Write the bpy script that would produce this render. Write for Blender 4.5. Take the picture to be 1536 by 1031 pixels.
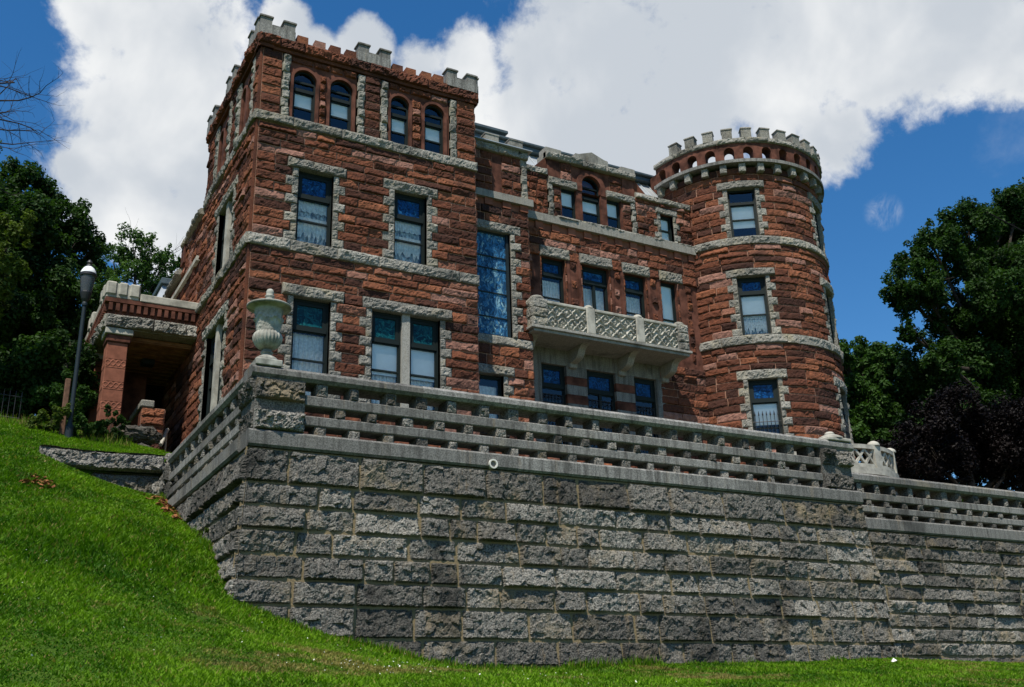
import bpy, math, random
import numpy as np
from mathutils import Matrix, Vector

rad = math.radians
for o in list(bpy.data.objects):
    bpy.data.objects.remove(o)
scene = bpy.context.scene
col = scene.collection

# ------------------------------------------------------------------ camera
# axes: X right along the house front, Y into the hill, Z up; the eye is the origin
CAM_R = ((0.877226, -0.479294, -0.027422), (-0.140785, -0.311437, 0.93978), (0.458971, 0.820539, 0.340678))
cd = bpy.data.cameras.new('camera')
cam = bpy.data.objects.new('camera', cd)
col.objects.link(cam)
r_, u_, w_ = CAM_R
cam.matrix_world = Matrix(((r_[0], u_[0], -w_[0], 0), (r_[1], u_[1], -w_[1], 0), (r_[2], u_[2], -w_[2], 0), (0, 0, 0, 1)))
cd.lens = 1546.34 / 1536 * 36.0
cd.sensor_width = 36.0
cd.clip_start = 0.05
cd.clip_end = 2000
scene.camera = cam

# ------------------------------------------------------------------ light
SUN_EL, SUN_AZ = rad(62.0), rad(45.0)      # the sun stands to the left of the facade's normal
sun_dir = Vector((-math.sin(SUN_AZ) * math.cos(SUN_EL), -math.cos(SUN_AZ) * math.cos(SUN_EL), math.sin(SUN_EL)))
sd = bpy.data.lights.new('sun', 'SUN')
sd.energy = 5.0
sd.angle = rad(0.53)
sd.color = (1.0, 0.94, 0.84)
so = bpy.data.objects.new('sun', sd)
so.rotation_euler = sun_dir.to_track_quat('Z', 'Y').to_euler()
so.location = (0, -20, 60)
col.objects.link(so)

scene.view_settings.view_transform = 'Standard'
scene.view_settings.look = 'None'
scene.view_settings.exposure = 0.25
scene.view_settings.gamma = 1.0

# ------------------------------------------------------------------ node helpers
class NT:
    def __init__(self, tree):
        self.t = tree
        tree.nodes.clear()
    def n(self, typ, **kw):
        nd = self.t.nodes.new(typ)
        for k, v in kw.items():
            setattr(nd, k, v)
        return nd
    def l(self, a, b):
        self.t.links.new(a, b)
    def put(self, sock, v):
        if isinstance(v, bpy.types.NodeSocket):
            self.l(v, sock)
        elif isinstance(v, (tuple, list)) and len(v) == 3 and sock.type == 'RGBA':
            sock.default_value = (*v, 1)
        else:
            sock.default_value = v
    def math(self, op, a, b=0.0, c=None, clamp=False):
        nd = self.n('ShaderNodeMath', operation=op, use_clamp=clamp)
        self.put(nd.inputs[0], a)
        self.put(nd.inputs[1], b)
        if c is not None:
            self.put(nd.inputs[2], c)
        return nd.outputs[0]
    def mix(self, f, a, b, mode='MIX'):
        nd = self.n('ShaderNodeMix', data_type='RGBA', blend_type=mode)
        self.put(nd.inputs[0], f)
        self.put(nd.inputs[6], a)
        self.put(nd.inputs[7], b)
        return nd.outputs[2]
    def ramp(self, f, lo, hi, a=0.0, b=1.0, smooth=True):
        nd = self.n('ShaderNodeMapRange', interpolation_type='SMOOTHSTEP' if smooth else 'LINEAR')
        for i, v in enumerate((f, lo, hi, a, b)):
            self.put(nd.inputs[i], v)
        return nd.outputs[0]
    def noise(self, vec, scale, detail=3.0, rough=0.55, dist=0.0):
        nd = self.n('ShaderNodeTexNoise')
        self.put(nd.inputs['Vector'], vec)
        nd.inputs['Scale'].default_value = scale
        nd.inputs['Detail'].default_value = detail
        nd.inputs['Roughness'].default_value = rough
        nd.inputs['Distortion'].default_value = dist
        return nd.outputs[0]
    def vscale(self, vec, s):
        nd = self.n('ShaderNodeVectorMath', operation='MULTIPLY')
        self.put(nd.inputs[0], vec)
        nd.inputs[1].default_value = s
        return nd.outputs[0]

def new_mat(name):
    m = bpy.data.materials.new(name)
    m.use_nodes = True
    return m, NT(m.node_tree)

def finish(N, color, rough=0.85, bump=None, bstr=0.4, bdist=0.02, spec=0.3, metal=0.0):
    b = N.n('ShaderNodeBsdfPrincipled')
    N.put(b.inputs['Base Color'], color)
    N.put(b.inputs['Roughness'], rough)
    b.inputs['Specular IOR Level'].default_value = spec
    b.inputs['Metallic'].default_value = metal
    if bump is not None:
        bp = N.n('ShaderNodeBump')
        bp.inputs['Strength'].default_value = bstr
        bp.inputs['Distance'].default_value = bdist
        N.l(bump, bp.inputs['Height'])
        N.l(bp.outputs[0], b.inputs['Normal'])
    o = N.n('ShaderNodeOutputMaterial')
    N.l(b.outputs[0], o.inputs[0])
    return b

# ------------------------------------------------------------------ sky with summer clouds
world = bpy.data.worlds.new('World')
scene.world = world
world.use_nodes = True
N = NT(world.node_tree)
sky = N.n('ShaderNodeTexSky', sky_type='NISHITA')
sky.sun_disc = False
sky.sun_elevation = SUN_EL
sky.sun_rotation = math.atan2(sun_dir.x, sun_dir.y)
sky.altitude = 300
sky.air_density = 1.0
sky.dust_density = 0.3
sky.ozone_density = 3.0
tc = N.n('ShaderNodeTexCoord')
nrm = N.n('ShaderNodeVectorMath', operation='NORMALIZE')
N.l(tc.outputs['Generated'], nrm.inputs[0])
d = nrm.outputs[0]
CLOUDS = [(0.1090, 0.8122, 0.5703, 0.076), (0.138, 0.8516, 0.5057, 0.097), (0.1062, 0.8794, 0.4642, 0.0614), (0.1851, 0.8783, 0.4408, 0.0841), (0.0571, 0.8829, 0.4661, 0.0194), (0.2077, 0.7713, 0.5967, 0.023), (0.2787, 0.7603, 0.5868, 0.026), (0.2362, 0.7794, 0.5703, 0.0291), (0.3352, 0.7469, 0.5742, 0.027), (0.3684, 0.7297, 0.572, 0.0388), (0.4243, 0.697, 0.580, 0.042), (0.4724, 0.6607, 0.5833, 0.0873), (0.5439, 0.6031, 0.5835, 0.097), (0.5431, 0.6613, 0.5174, 0.0905), (0.6107, 0.567, 0.5528, 0.0905), (0.6651, 0.4997, 0.5549, 0.0744), (0.7044, 0.4571, 0.543, 0.0614), (0.7352, 0.4406, 0.5152, 0.042), (0.468, 0.7187, 0.5142, 0.0905), (0.3988, 0.7646, 0.5062, 0.0711), (0.6581, 0.5726, 0.4889, 0.0401), (0.0624, 0.814, 0.5775, 0.0388), (-0.75, -0.45, 0.5, 0.22)]  # last cloud is unseen, added behind the eye for window reflections
f = None
for cx, cy, cz, rr in CLOUDS:
    L = math.sqrt(cx * cx + cy * cy + cz * cz)
    dp = N.n('ShaderNodeVectorMath', operation='DOT_PRODUCT')
    N.l(d, dp.inputs[0])
    dp.inputs[1].default_value = (cx / L, cy / L, cz / L)
    k = 1.0 / (1.0 - math.cos(rr * 1.08))
    v = N.math('MULTIPLY_ADD', dp.outputs['Value'], k, 1.0 - k)       # 1 at the centre, 0 at the rim
    if f is None:
        f = v
    else:
        f = N.math('SMOOTH_MAX', f, v, 0.25)
n1 = N.noise(d, 17.0, 10.0, 0.62, 0.25)
n2 = N.noise(d, 5.0, 5.0, 0.55, 0.4)
f = N.math('MAXIMUM', f, -2.2)
n3 = N.noise(d, 58.0, 6.0, 0.6, 0.2)
dens = N.math('ADD', f, N.math('MULTIPLY_ADD', n1, 2.2, -1.1))
dens = N.math('ADD', dens, N.math('MULTIPLY_ADD', n3, 1.0, -0.5))
dens = N.math('ADD', dens, N.math('MULTIPLY_ADD', n2, 0.6, -0.20))
cover = N.ramp(dens, -0.15, 0.72)
thin = N.ramp(N.noise(N.vscale(d, (1.0, 1.0, 2.2)), 3.2, 7.0, 0.62, 0.6), 0.53, 0.85, 0.0, 0.35)
cover = N.math('MAXIMUM', cover, thin)
dp = N.n('ShaderNodeVectorMath', operation='DOT_PRODUCT')
N.l(d, dp.inputs[0])
dp.inputs[1].default_value = (0.7071, 0.568, 0.4211)
wisp = N.math('MULTIPLY', N.ramp(dp.outputs['Value'], math.cos(0.021), math.cos(0.002)), N.ramp(N.noise(N.vscale(d, (1.6, 1.0, 1.0)), 22.0, 7.0, 0.65, 0.5), 0.42, 0.7))
cover = N.math('MAXIMUM', cover, N.math('MULTIPLY', wisp, 0.5))
shade = N.ramp(N.math('MULTIPLY_ADD', N.noise(d, 7.0, 5.0, 0.5, 0.2), 3.2, N.math('MULTIPLY', f, 0.30)), 0.95, 2.05)
ccol = N.mix(shade, (8.2, 8.25, 8.2), (4.9, 5.3, 5.8))
hs = N.n('ShaderNodeHueSaturation')
N.l(sky.outputs[0], hs.inputs['Color'])
hs.inputs['Saturation'].default_value = 1.32
hs.inputs['Value'].default_value = 1.15
bg = N.n('ShaderNodeBackground')
N.l(N.mix(cover, hs.outputs[0], ccol), bg.inputs['Color'])
bg.inputs['Strength'].default_value = 0.1
wo = N.n('ShaderNodeOutputWorld')
N.l(bg.outputs[0], wo.inputs[0])

# ------------------------------------------------------------------ materials
def stone_coord(N):
    g = N.n('ShaderNodeTexCoord')
    return g.outputs['Object']

def tint(N):
    a = N.n('ShaderNodeAttribute', attribute_name='tint')
    s = N.n('ShaderNodeSeparateColor')
    N.l(a.outputs['Color'], s.inputs[0])
    return s.outputs[0], s.outputs[1], s.outputs[2]

def mat_sandstone(name='red_sandstone'):
    m, N = new_mat(name)
    P = stone_coord(N)
    r, g, b = tint(N)
    c = N.mix(N.ramp(r, 0.0, 0.45), (0.058, 0.025, 0.018), (0.18, 0.061, 0.032))
    c = N.mix(N.ramp(r, 0.5, 0.8), c, (0.31, 0.114, 0.056))
    c = N.mix(N.ramp(r, 0.80, 0.88), c, (0.35, 0.18, 0.135))
    n = N.noise(P, 7.0, 6.0, 0.65)
    c = N.mix(N.ramp(n, 0.3, 0.75, 0.55, 0.0), c, (0.045, 0.022, 0.016))
    soot = N.math('MULTIPLY', N.ramp(N.noise(N.vscale(P, (1, 1, 1.6)), 0.55, 5.0, 0.6), 0.45, 0.68), N.ramp(g, 0.1, 0.8, 0.35, 1.0))
    c = N.mix(N.math('MULTIPLY', soot, 0.78), c, (0.028, 0.016, 0.014))
    c = N.mix(b, c, (0.34, 0.19, 0.13))
    h = N.noise(P, 26.0, 6.0, 0.7)
    finish(N, c, 0.92, h, 0.8, 0.03, 0.15)
    return m

def mat_granite(name, dark, light, stain=(0.30, 0.25, 0.15), mort=(0.30, 0.24, 0.15), st=0.35, streak=0.0, bst=0.7, lo=0.66):
    m, N = new_mat(name)
    P = stone_coord(N)
    r, g, b = tint(N)
    sp = N.noise(P, 34.0, 5.0, 0.8)
    c = N.mix(N.ramp(sp, 0.38, 0.61), dark, light)
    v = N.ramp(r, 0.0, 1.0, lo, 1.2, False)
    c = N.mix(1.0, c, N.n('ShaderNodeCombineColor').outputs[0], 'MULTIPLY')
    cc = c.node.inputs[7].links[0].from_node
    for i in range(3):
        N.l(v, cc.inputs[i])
    yl = N.math('MULTIPLY', N.ramp(N.noise(P, 1.6, 5.0, 0.65), 0.46, 0.70), N.ramp(g, 0.2, 0.85))
    c = N.mix(N.math('MULTIPLY', yl, st), c, stain)
    dk = N.ramp(N.noise(N.vscale(P, (1, 1, 0.6)), 0.75, 7.0, 0.68), 0.50, 0.70)
    c = N.mix(N.math('MULTIPLY', dk, 0.72), c, tuple(x * 0.2 for x in dark))
    if streak:
        s1 = N.ramp(N.noise(N.vscale(P, (6.0, 6.0, 0.5)), 1.7, 5.0, 0.7), 0.42, 0.72)
        c = N.mix(N.math('MULTIPLY', s1, streak), c, (0.045, 0.042, 0.038))
        s2 = N.ramp(N.noise(N.vscale(P, (4.0, 4.0, 0.35)), 1.3, 4.0, 0.6), 0.6, 0.72)
        c = N.mix(N.math('MULTIPLY', s2, 0.35), c, (0.23, 0.16, 0.08))
    c = N.mix(b, c, mort)
    h = N.noise(P, 30.0, 6.0, 0.72)
    finish(N, c, 0.9, h, bst, 0.025, 0.2)
    return m

def mat_plain(name, color, rough=0.6, spec=0.4, metal=0.0, var=0.0, scale=6.0, bump=0.0):
    m, N = new_mat(name)
    P = stone_coord(N)
    n = N.noise(P, scale, 5.0, 0.6)
    c = N.mix(N.ramp(n, 0.3, 0.7), tuple(x * (1 - var) for x in color), tuple(min(1, x * (1 + var)) for x in color))
    finish(N, c, rough, n if bump else None, bump, 0.01, spec, metal)
    return m

M_RED = mat_sandstone()
M_GRAN = mat_granite('grey_granite', (0.10, 0.097, 0.085), (0.355, 0.34, 0.295), (0.33, 0.28, 0.17), (0.32, 0.28, 0.2), 0.5)
M_WALL = mat_granite('retaining_granite', (0.038, 0.036, 0.031), (0.325, 0.308, 0.27), (0.27, 0.21, 0.12), (0.22, 0.17, 0.095), 0.55, lo=0.30, bst=0.9, streak=0.4)
M_COPE = mat_granite('dressed_granite', (0.13, 0.128, 0.118), (0.30, 0.292, 0.268), (0.23, 0.19, 0.12), (0.2, 0.18, 0.14), 0.4, 0.8, 0.25)
M_TRIM = mat_granite('dressed_trim', (0.20, 0.193, 0.17), (0.355, 0.342, 0.30), (0.3, 0.26, 0.18), (0.2, 0.18, 0.14), 0.3, 0.3, 0.25)
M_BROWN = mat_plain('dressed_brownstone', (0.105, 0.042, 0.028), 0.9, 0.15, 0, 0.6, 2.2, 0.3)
M_PINK = mat_plain('pink_brownstone', (0.23, 0.088, 0.055), 0.9, 0.15, 0, 0.25, 3.0, 0.3)
M_FRAME = mat_plain('black_green_paint', (0.008, 0.014, 0.013), 0.6, 0.2)
M_BLIND = mat_plain('white_blind', (0.90, 0.92, 0.91), 0.8, 0.2, 0, 0.02)
M_CURT = mat_plain('net_curtain', (0.80, 0.80, 0.77), 0.9, 0.1, 0, 0.18, 14.0)
M_LACE = mat_plain('lace_curtain', (0.48, 0.53, 0.55), 0.9, 0.1, 0, 0.7, 9.0)
M_URN = mat_plain('cast_stone', (0.30, 0.295, 0.255), 0.9, 0.12, 0, 0.5, 4.0, 0.2)
M_PALE = mat_plain('pale_limestone', (0.35, 0.335, 0.285), 0.9, 0.15, 0, 0.3, 3.0, 0.3)
M_LEAD = mat_plain('grey_roof_metal', (0.42, 0.45, 0.46), 0.45, 0.5, 0.3, 0.12, 1.5)
M_DARKM = mat_plain('dark_roof_metal', (0.075, 0.10, 0.105), 0.5, 0.5, 0.2, 0.2)
M_CABLE = mat_plain('rubber_cable', (0.006, 0.006, 0.006), 0.95, 0.05)
M_IRON = mat_plain('black_iron', (0.012, 0.012, 0.013), 0.5, 0.5)
M_LAMP = mat_plain('blue_grey_paint', (0.012, 0.022, 0.028), 0.6, 0.25, 0, 0.15)
M_WOODC = mat_plain('brown_board', (0.22, 0.105, 0.05), 0.7, 0.3, 0, 0.3, 4.0)
M_POST = mat_plain('weathered_wood', (0.13, 0.07, 0.045), 0.85, 0.2, 0, 0.3, 8.0, 0.4)
M_PIPE = mat_plain('white_plastic_pipe', (0.62, 0.60, 0.53), 0.5, 0.4, 0, 0.1)
M_PAPER = mat_plain('white_paper', (0.8, 0.8, 0.78), 0.7, 0.2)
M_CHROME = mat_plain('white_lamp_cap', (0.85, 0.86, 0.86), 0.25, 0.5)
M_FLOOR = mat_plain('terrace_paving', (0.11, 0.10, 0.085), 0.9, 0.2, 0, 0.3, 2.0, 0.2)
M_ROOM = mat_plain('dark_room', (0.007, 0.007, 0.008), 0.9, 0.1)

def mat_glass():
    m, N = new_mat('window_glass')
    lw = N.n('ShaderNodeFresnel')
    lw.inputs['IOR'].default_value = 1.45
    t = N.n('ShaderNodeBsdfTransparent')
    t.inputs[0].default_value = (0.94, 0.97, 0.98, 1)
    g = N.n('ShaderNodeBsdfGlossy')
    g.inputs['Color'].default_value = (0.9, 0.95, 1, 1)
    g.inputs['Roughness'].default_value = 0.02
    P = stone_coord(N)
    bp = N.n('ShaderNodeBump')
    bp.inputs['Strength'].default_value = 0.08
    bp.inputs['Distance'].default_value = 0.02
    N.l(N.noise(P, 2.5, 2.0), bp.inputs['Height'])
    N.l(bp.outputs[0], g.inputs['Normal'])
    mx = N.n('ShaderNodeMixShader')
    N.l(N.math('MULTIPLY_ADD', lw.outputs[0], 0.9, 0.03), mx.inputs[0])
    N.l(t.outputs[0], mx.inputs[1])
    N.l(g.outputs[0], mx.inputs[2])
    o = N.n('ShaderNodeOutputMaterial')
    N.l(mx.outputs[0], o.inputs[0])
    return m
M_GLASS = mat_glass()

def mat_stained(name, cols, scale=14.0, stretch=(1, 1, 1)):
    m, N = new_mat(name)
    P = N.vscale(stone_coord(N), stretch)
    wob = N.n('ShaderNodeTexNoise')
    N.l(P, wob.inputs['Vector'])
    wob.inputs['Scale'].default_value = 3.0
    wv = N.n('ShaderNodeVectorMath', operation='MULTIPLY_ADD')
    N.l(wob.outputs['Color'], wv.inputs[0])
    wv.inputs[1].default_value = (0.5, 0.5, 0.5)
    N.l(P, wv.inputs[2])
    P = wv.outputs[0]
    big = N.noise(P, 2.2, 3.0)
    vo = N.n('ShaderNodeTexVoronoi')
    N.l(P, vo.inputs['Vector'])
    vo.inputs['Scale'].default_value = scale
    s = N.n('ShaderNodeSeparateColor')
    N.l(vo.outputs['Color'], s.inputs[0])
    c = N.mix(N.ramp(s.outputs[0], 0.25, 0.7), cols[0], cols[1])
    c = N.mix(N.math('MULTIPLY', N.ramp(s.outputs[1], 0.55, 0.95), N.ramp(big, 0.4, 0.65)), c, cols[2])
    ve = N.n('ShaderNodeTexVoronoi', feature='DISTANCE_TO_EDGE')
    N.l(P, ve.inputs['Vector'])
    ve.inputs['Scale'].default_value = scale
    c = N.mix(N.ramp(ve.outputs[0], 0.0, 0.06, 1.0, 0.0), c, (0.006, 0.009, 0.014))
    finish(N, c, 0.15, None, spec=0.22)
    return m
M_STB = mat_stained('blue_sky_stained_glass', ((0.002, 0.020, 0.07), (0.005, 0.062, 0.22), (0.03, 0.16, 0.36)), 16.0)  # stained glass with the sky's blue reflection painted into its colours
M_STT = mat_stained('teal_sky_stained_glass', ((0.002, 0.028, 0.040), (0.006, 0.080, 0.095), (0.015, 0.13, 0.13)), 13.0)  # stained glass too, its blue-green holds painted-in sky reflection
M_STP = mat_stained('pictorial_stained_glass', ((0.018, 0.065, 0.14), (0.045, 0.18, 0.36), (0.30, 0.50, 0.54)), 17.0, (1.0, 1.0, 0.55))

def mat_leaf(name, c0, c1, trans=0.35, dry=None):
    m, N = new_mat(name)
    r, g, b = tint(N)
    c = N.mix(r, c0, c1)
    if dry: c = N.mix(g, c, dry)
    df = N.n('ShaderNodeBsdfPrincipled')
    N.put(df.inputs['Base Color'], c)
    df.inputs['Roughness'].default_value = 0.55
    df.inputs['Specular IOR Level'].default_value = 0.12
    tr = N.n('ShaderNodeBsdfTranslucent')
    N.put(tr.inputs[0], N.mix(1.0, c, (1.0, 1.15, 0.45), 'MULTIPLY'))
    mx = N.n('ShaderNodeMixShader')
    mx.inputs[0].default_value = trans
    N.l(df.outputs[0], mx.inputs[1])
    N.l(tr.outputs[0], mx.inputs[2])
    o = N.n('ShaderNodeOutputMaterial')
    N.l(mx.outputs[0], o.inputs[0])
    return m
M_LEAF_D = mat_leaf('dark_leaves', (0.009, 0.025, 0.006), (0.040, 0.088, 0.017))
M_LEAF_M = mat_leaf('mid_leaves', (0.020, 0.052, 0.010), (0.055, 0.118, 0.022))
M_LEAF_L = mat_leaf('light_leaves', (0.030, 0.070, 0.016), (0.085, 0.155, 0.04))
M_LEAF_Y = mat_leaf('yellow_green_leaves', (0.04, 0.07, 0.010), (0.12, 0.17, 0.03))
M_LEAF_P = mat_leaf('purple_leaves', (0.0022, 0.0014, 0.0013), (0.006, 0.003, 0.0028), 0.15)
M_BARK = mat_plain('bark', (0.045, 0.036, 0.03), 0.95, 0.1, 0, 0.35, 9.0, 0.6)
M_GRASS = mat_leaf('grass_blades', (0.028, 0.098, 0.003), (0.155, 0.295, 0.010), 0.35, (0.26, 0.19, 0.07))
M_DRY = mat_leaf('dry_stalks', (0.10, 0.07, 0.03), (0.16, 0.13, 0.05), 0.2)
M_LITTER = mat_plain('dead_leaves', (0.20, 0.085, 0.035), 0.9, 0.1, 0, 0.5, 12.0)
M_CLOVER = mat_plain('clover_flowers', (0.72, 0.72, 0.62), 0.8, 0.1)

def mat_ground():
    m, N = new_mat('lawn_soil')
    P = stone_coord(N)
    n = N.noise(P, 0.7, 6.0, 0.65)
    c = N.mix(N.ramp(n, 0.35, 0.65), (0.04, 0.10, 0.006), (0.10, 0.18, 0.013))
    n2 = N.noise(P, 24.0, 5.0, 0.75)
    c = N.mix(N.ramp(n2, 0.3, 0.7, 0.7, 0.0), c, (0.012, 0.02, 0.005))
    c = N.mix(N.ramp(N.noise(P, 0.9, 3.0, 0.5), 0.68, 0.78, 0.0, 0.8), c, (0.12, 0.08, 0.035))
    finish(N, c, 0.95, n2, 0.8, 0.05, 0.1)
    return m
M_GROUND = mat_ground()

# ------------------------------------------------------------------ mesh building
class Acc:
    """collects vertices and faces (3 or 4 corners) with a colour per vertex"""
    def __init__(self):
        self.V, self.F, self.C, self.n = [], {3: [], 4: []}, [], 0
    def add(self, V, F, c=(0.5, 0.5, 0.0)):
        V = np.asarray(V, float).reshape(-1, 3)
        F = np.asarray(F, int)
        self.V.append(V)
        self.F[F.shape[1]].append(F + self.n)
        c = np.asarray(c, float)
        self.C.append(np.tile(c, (len(V), 1)) if c.ndim == 1 else c)
        self.n += len(V)
        return self
    def quad(self, a, b, c, d, col=(0.5, 0.5, 0)):
        return self.add([a, b, c, d], [[0, 1, 2, 3]], col)
    def box(self, x0, x1, y0, y1, z0, z1, col=(0.5, 0.5, 0)):
        v = [(x0, y0, z0), (x1, y0, z0), (x1, y1, z0), (x0, y1, z0), (x0, y0, z1), (x1, y0, z1), (x1, y1, z1), (x0, y1, z1)]
        return self.add(v, [[0, 3, 2, 1], [4, 5, 6, 7], [0, 1, 5, 4], [1, 2, 6, 5], [2, 3, 7, 6], [3, 0, 4, 7]], col)
    def cbox(self, x0, x1, y0, y1, z0, z1, b=0.015, col=(0.5, 0.5, 0)):
        """box with chamfered edges"""
        v, f = [], []
        X, Y, Z = (x0, x1), (y0, y1), (z0, z1)
        idx = {}
        for i in (0, 1):
            for j in (0, 1):
                for k in (0, 1):
                    sx, sy, sz = (b if i == 0 else -b), (b if j == 0 else -b), (b if k == 0 else -b)
                    idx[i, j, k, 0] = len(v); v.append((X[i], Y[j] + sy, Z[k] + sz))
                    idx[i, j, k, 1] = len(v); v.append((X[i] + sx, Y[j], Z[k] + sz))
                    idx[i, j, k, 2] = len(v); v.append((X[i] + sx, Y[j] + sy, Z[k]))
        q = lambda *a: f.append([idx[t] for t in a])
        q((0, 0, 0, 0), (0, 0, 1, 0), (0, 1, 1, 0), (0, 1, 0, 0)); q((1, 0, 0, 0), (1, 1, 0, 0), (1, 1, 1, 0), (1, 0, 1, 0))
        q((0, 0, 0, 1), (1, 0, 0, 1), (1, 0, 1, 1), (0, 0, 1, 1)); q((0, 1, 0, 1), (0, 1, 1, 1), (1, 1, 1, 1), (1, 1, 0, 1))
        q((0, 0, 0, 2), (0, 1, 0, 2), (1, 1, 0, 2), (1, 0, 0, 2)); q((0, 0, 1, 2), (1, 0, 1, 2), (1, 1, 1, 2), (0, 1, 1, 2))
        for i in (0, 1):
            for j in (0, 1):
                q((i, j, 0, 0), (i, j, 1, 0), (i, j, 1, 1), (i, j, 0, 1))
                q((i, 0, j, 0), (i, 1, j, 0), (i, 1, j, 2), (i, 0, j, 2))
                q((0, i, j, 1), (1, i, j, 1), (1, i, j, 2), (0, i, j, 2))
        t = [[idx[i, j, k, 0], idx[i, j, k, 1], idx[i, j, k, 2]] for i in (0, 1) for j in (0, 1) for k in (0, 1)]
        n0 = self.n
        self.add(v, f, col)
        self.F[3].append(np.array(t) + n0)
        return self
    def tube(self, pts, rads, seg=10, caps=True, col=(0.5, 0.5, 0)):
        pts = [np.array(p, float) for p in pts]
        rings, up = [], np.array((0.0, 0.0, 1.0))
        for i, p in enumerate(pts):
            t = pts[min(i + 1, len(pts) - 1)] - pts[max(i - 1, 0)]
            t = t / (np.linalg.norm(t) + 1e-9)
            a = np.cross(t, up if abs(t[2]) < 0.95 else np.array((1.0, 0, 0)))
            a /= np.linalg.norm(a) + 1e-9
            b = np.cross(t, a)
            an = np.arange(seg) * 2 * math.pi / seg
            rings.append(p + rads[i] * (np.cos(an)[:, None] * a + np.sin(an)[:, None] * b))
        V = np.concatenate(rings)
        F = [[i * seg + j, i * seg + (j + 1) % seg, (i + 1) * seg + (j + 1) % seg, (i + 1) * seg + j] for i in range(len(pts) - 1) for j in range(seg)]
        n0 = self.n
        self.add(V, F, col)
        if caps:
            k = len(V)
            self.add([pts[0], pts[-1]], np.zeros((0, 4), int), col)
            T = [[n0 + k, n0 + (j + 1) % seg, n0 + j] for j in range(seg)] + [[n0 + k + 1, n0 + (len(pts) - 1) * seg + j, n0 + (len(pts) - 1) * seg + (j + 1) % seg] for j in range(seg)]
            self.F[3].append(np.array(T))
        return self
    def lathe(self, c, prof, seg=40, ripple=None, col=(0.5, 0.5, 0)):
        """prof: list of (radius, z); ripple(r_index, angle) -> radius factor"""
        an = np.arange(seg) * 2 * math.pi / seg
        V = []
        for i, (r, z) in enumerate(prof):
            rr = r * (np.array([ripple(i, a) for a in an]) if ripple else 1.0)
            V.append(np.stack([c[0] + rr * np.cos(an), c[1] + rr * np.sin(an), np.full(seg, c[2] + z)], 1))
        F = [[i * seg + j, i * seg + (j + 1) % seg, (i + 1) * seg + (j + 1) % seg, (i + 1) * seg + j] for i in range(len(prof) - 1) for j in range(seg)]
        return self.add(np.concatenate(V), F, col)
    def grid(self, P, col=(0.5, 0.5, 0)):
        """P: array (nv, nu, 3)"""
        nv, nu = P.shape[:2]
        i = np.arange((nv - 1) * (nu - 1))
        a = (i // (nu - 1)) * nu + i % (nu - 1)
        return self.add(P.reshape(-1, 3), np.stack([a, a + 1, a + nu + 1, a + nu], 1), col)

def link(name, acc, mat, parent=None, smooth=False):
    me = bpy.data.meshes.new(name)
    off = np.zeros(3)
    p = parent
    while p is not None:
        off = off + np.array(p.location)
        p = p.parent
    V = np.concatenate(acc.V) - off
    C = np.concatenate(acc.C)
    q = np.concatenate(acc.F[4]) if acc.F[4] else np.zeros((0, 4), int)
    t = np.concatenate(acc.F[3]) if acc.F[3] else np.zeros((0, 3), int)
    me.vertices.add(len(V))
    me.vertices.foreach_set('co', V.astype(np.float32).ravel())
    me.loops.add(q.size + t.size)
    me.loops.foreach_set('vertex_index', np.concatenate([q.ravel(), t.ravel()]).astype(np.int32))
    me.polygons.add(len(q) + len(t))
    st = np.concatenate([np.arange(len(q)) * 4, q.size + np.arange(len(t)) * 3]).astype(np.int32)
    me.polygons.foreach_set('loop_start', st)
    me.polygons.foreach_set('use_smooth', np.full(len(st), smooth, dtype=bool))
    me.update(calc_edges=True)
    at = me.color_attributes.new('tint', 'FLOAT_COLOR', 'POINT')
    at.data.foreach_set('color', np.concatenate([C, np.ones((len(C), 1))], 1).astype(np.float32).ravel())
    me.materials.append(mat)
    o = bpy.data.objects.new(name, me)
    col.objects.link(o)
    if parent is not None:
        o.parent = parent
    return o

def thing(name, label, cat, loc=(0, 0, 0), group=None):
    o = bpy.data.objects.new(name, None)
    o.empty_display_size = 0.3
    o.location = loc
    col.objects.link(o)
    return tag(o, label, cat, group)

def tag(o, label, cat, group=None, kind=None):
    if label: o['label'] = label
    if cat: o['category'] = cat
    if group: o['group'] = group
    if kind: o['kind'] = kind
    return o

# ------------------------------------------------------------------ rock-faced masonry
rng = np.random.default_rng(11)
NF = 1024
def spectral(beta, seed):
    g = np.random.default_rng(seed)
    fx = np.fft.fftfreq(NF)[:, None]
    fy = np.fft.fftfreq(NF)[None, :]
    k = np.sqrt(fx * fx + fy * fy)
    k[0, 0] = 1
    a = np.fft.fft2(g.standard_normal((NF, NF))) / k ** beta
    a[k < 4 / NF] = 0
    a = np.real(np.fft.ifft2(a))
    return a / a.std()
FBM = spectral(1.45, 1)
def facets(cell, seed):
    g = np.random.default_rng(seed)
    n = NF // cell
    px, py = g.random((n, n)), g.random((n, n))
    gx, gy, gh = g.standard_normal((n, n)), g.standard_normal((n, n)), g.standard_normal((n, n))
    I, J = np.meshgrid(np.arange(NF) / cell, np.arange(NF) / cell, indexing='ij')
    best, H = np.full((NF, NF), 9.0), np.zeros((NF, NF))
    ci, cj = I.astype(int), J.astype(int)
    for a in (-1, 0, 1):
        for b in (-1, 0, 1):
            m, k = (ci + a) % n, (cj + b) % n
            dx, dy = I - (ci + a + px[m, k]), J - (cj + b + py[m, k])
            dd = dx * dx + dy * dy
            h = gh[m, k] * 0.6 + gx[m, k] * dx + gy[m, k] * dy
            s = dd < best
            best[s], H[s] = dd[s], h[s]
    return H / H.std()
FAC = facets(16, 2)
FAC2 = facets(8, 3)

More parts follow.
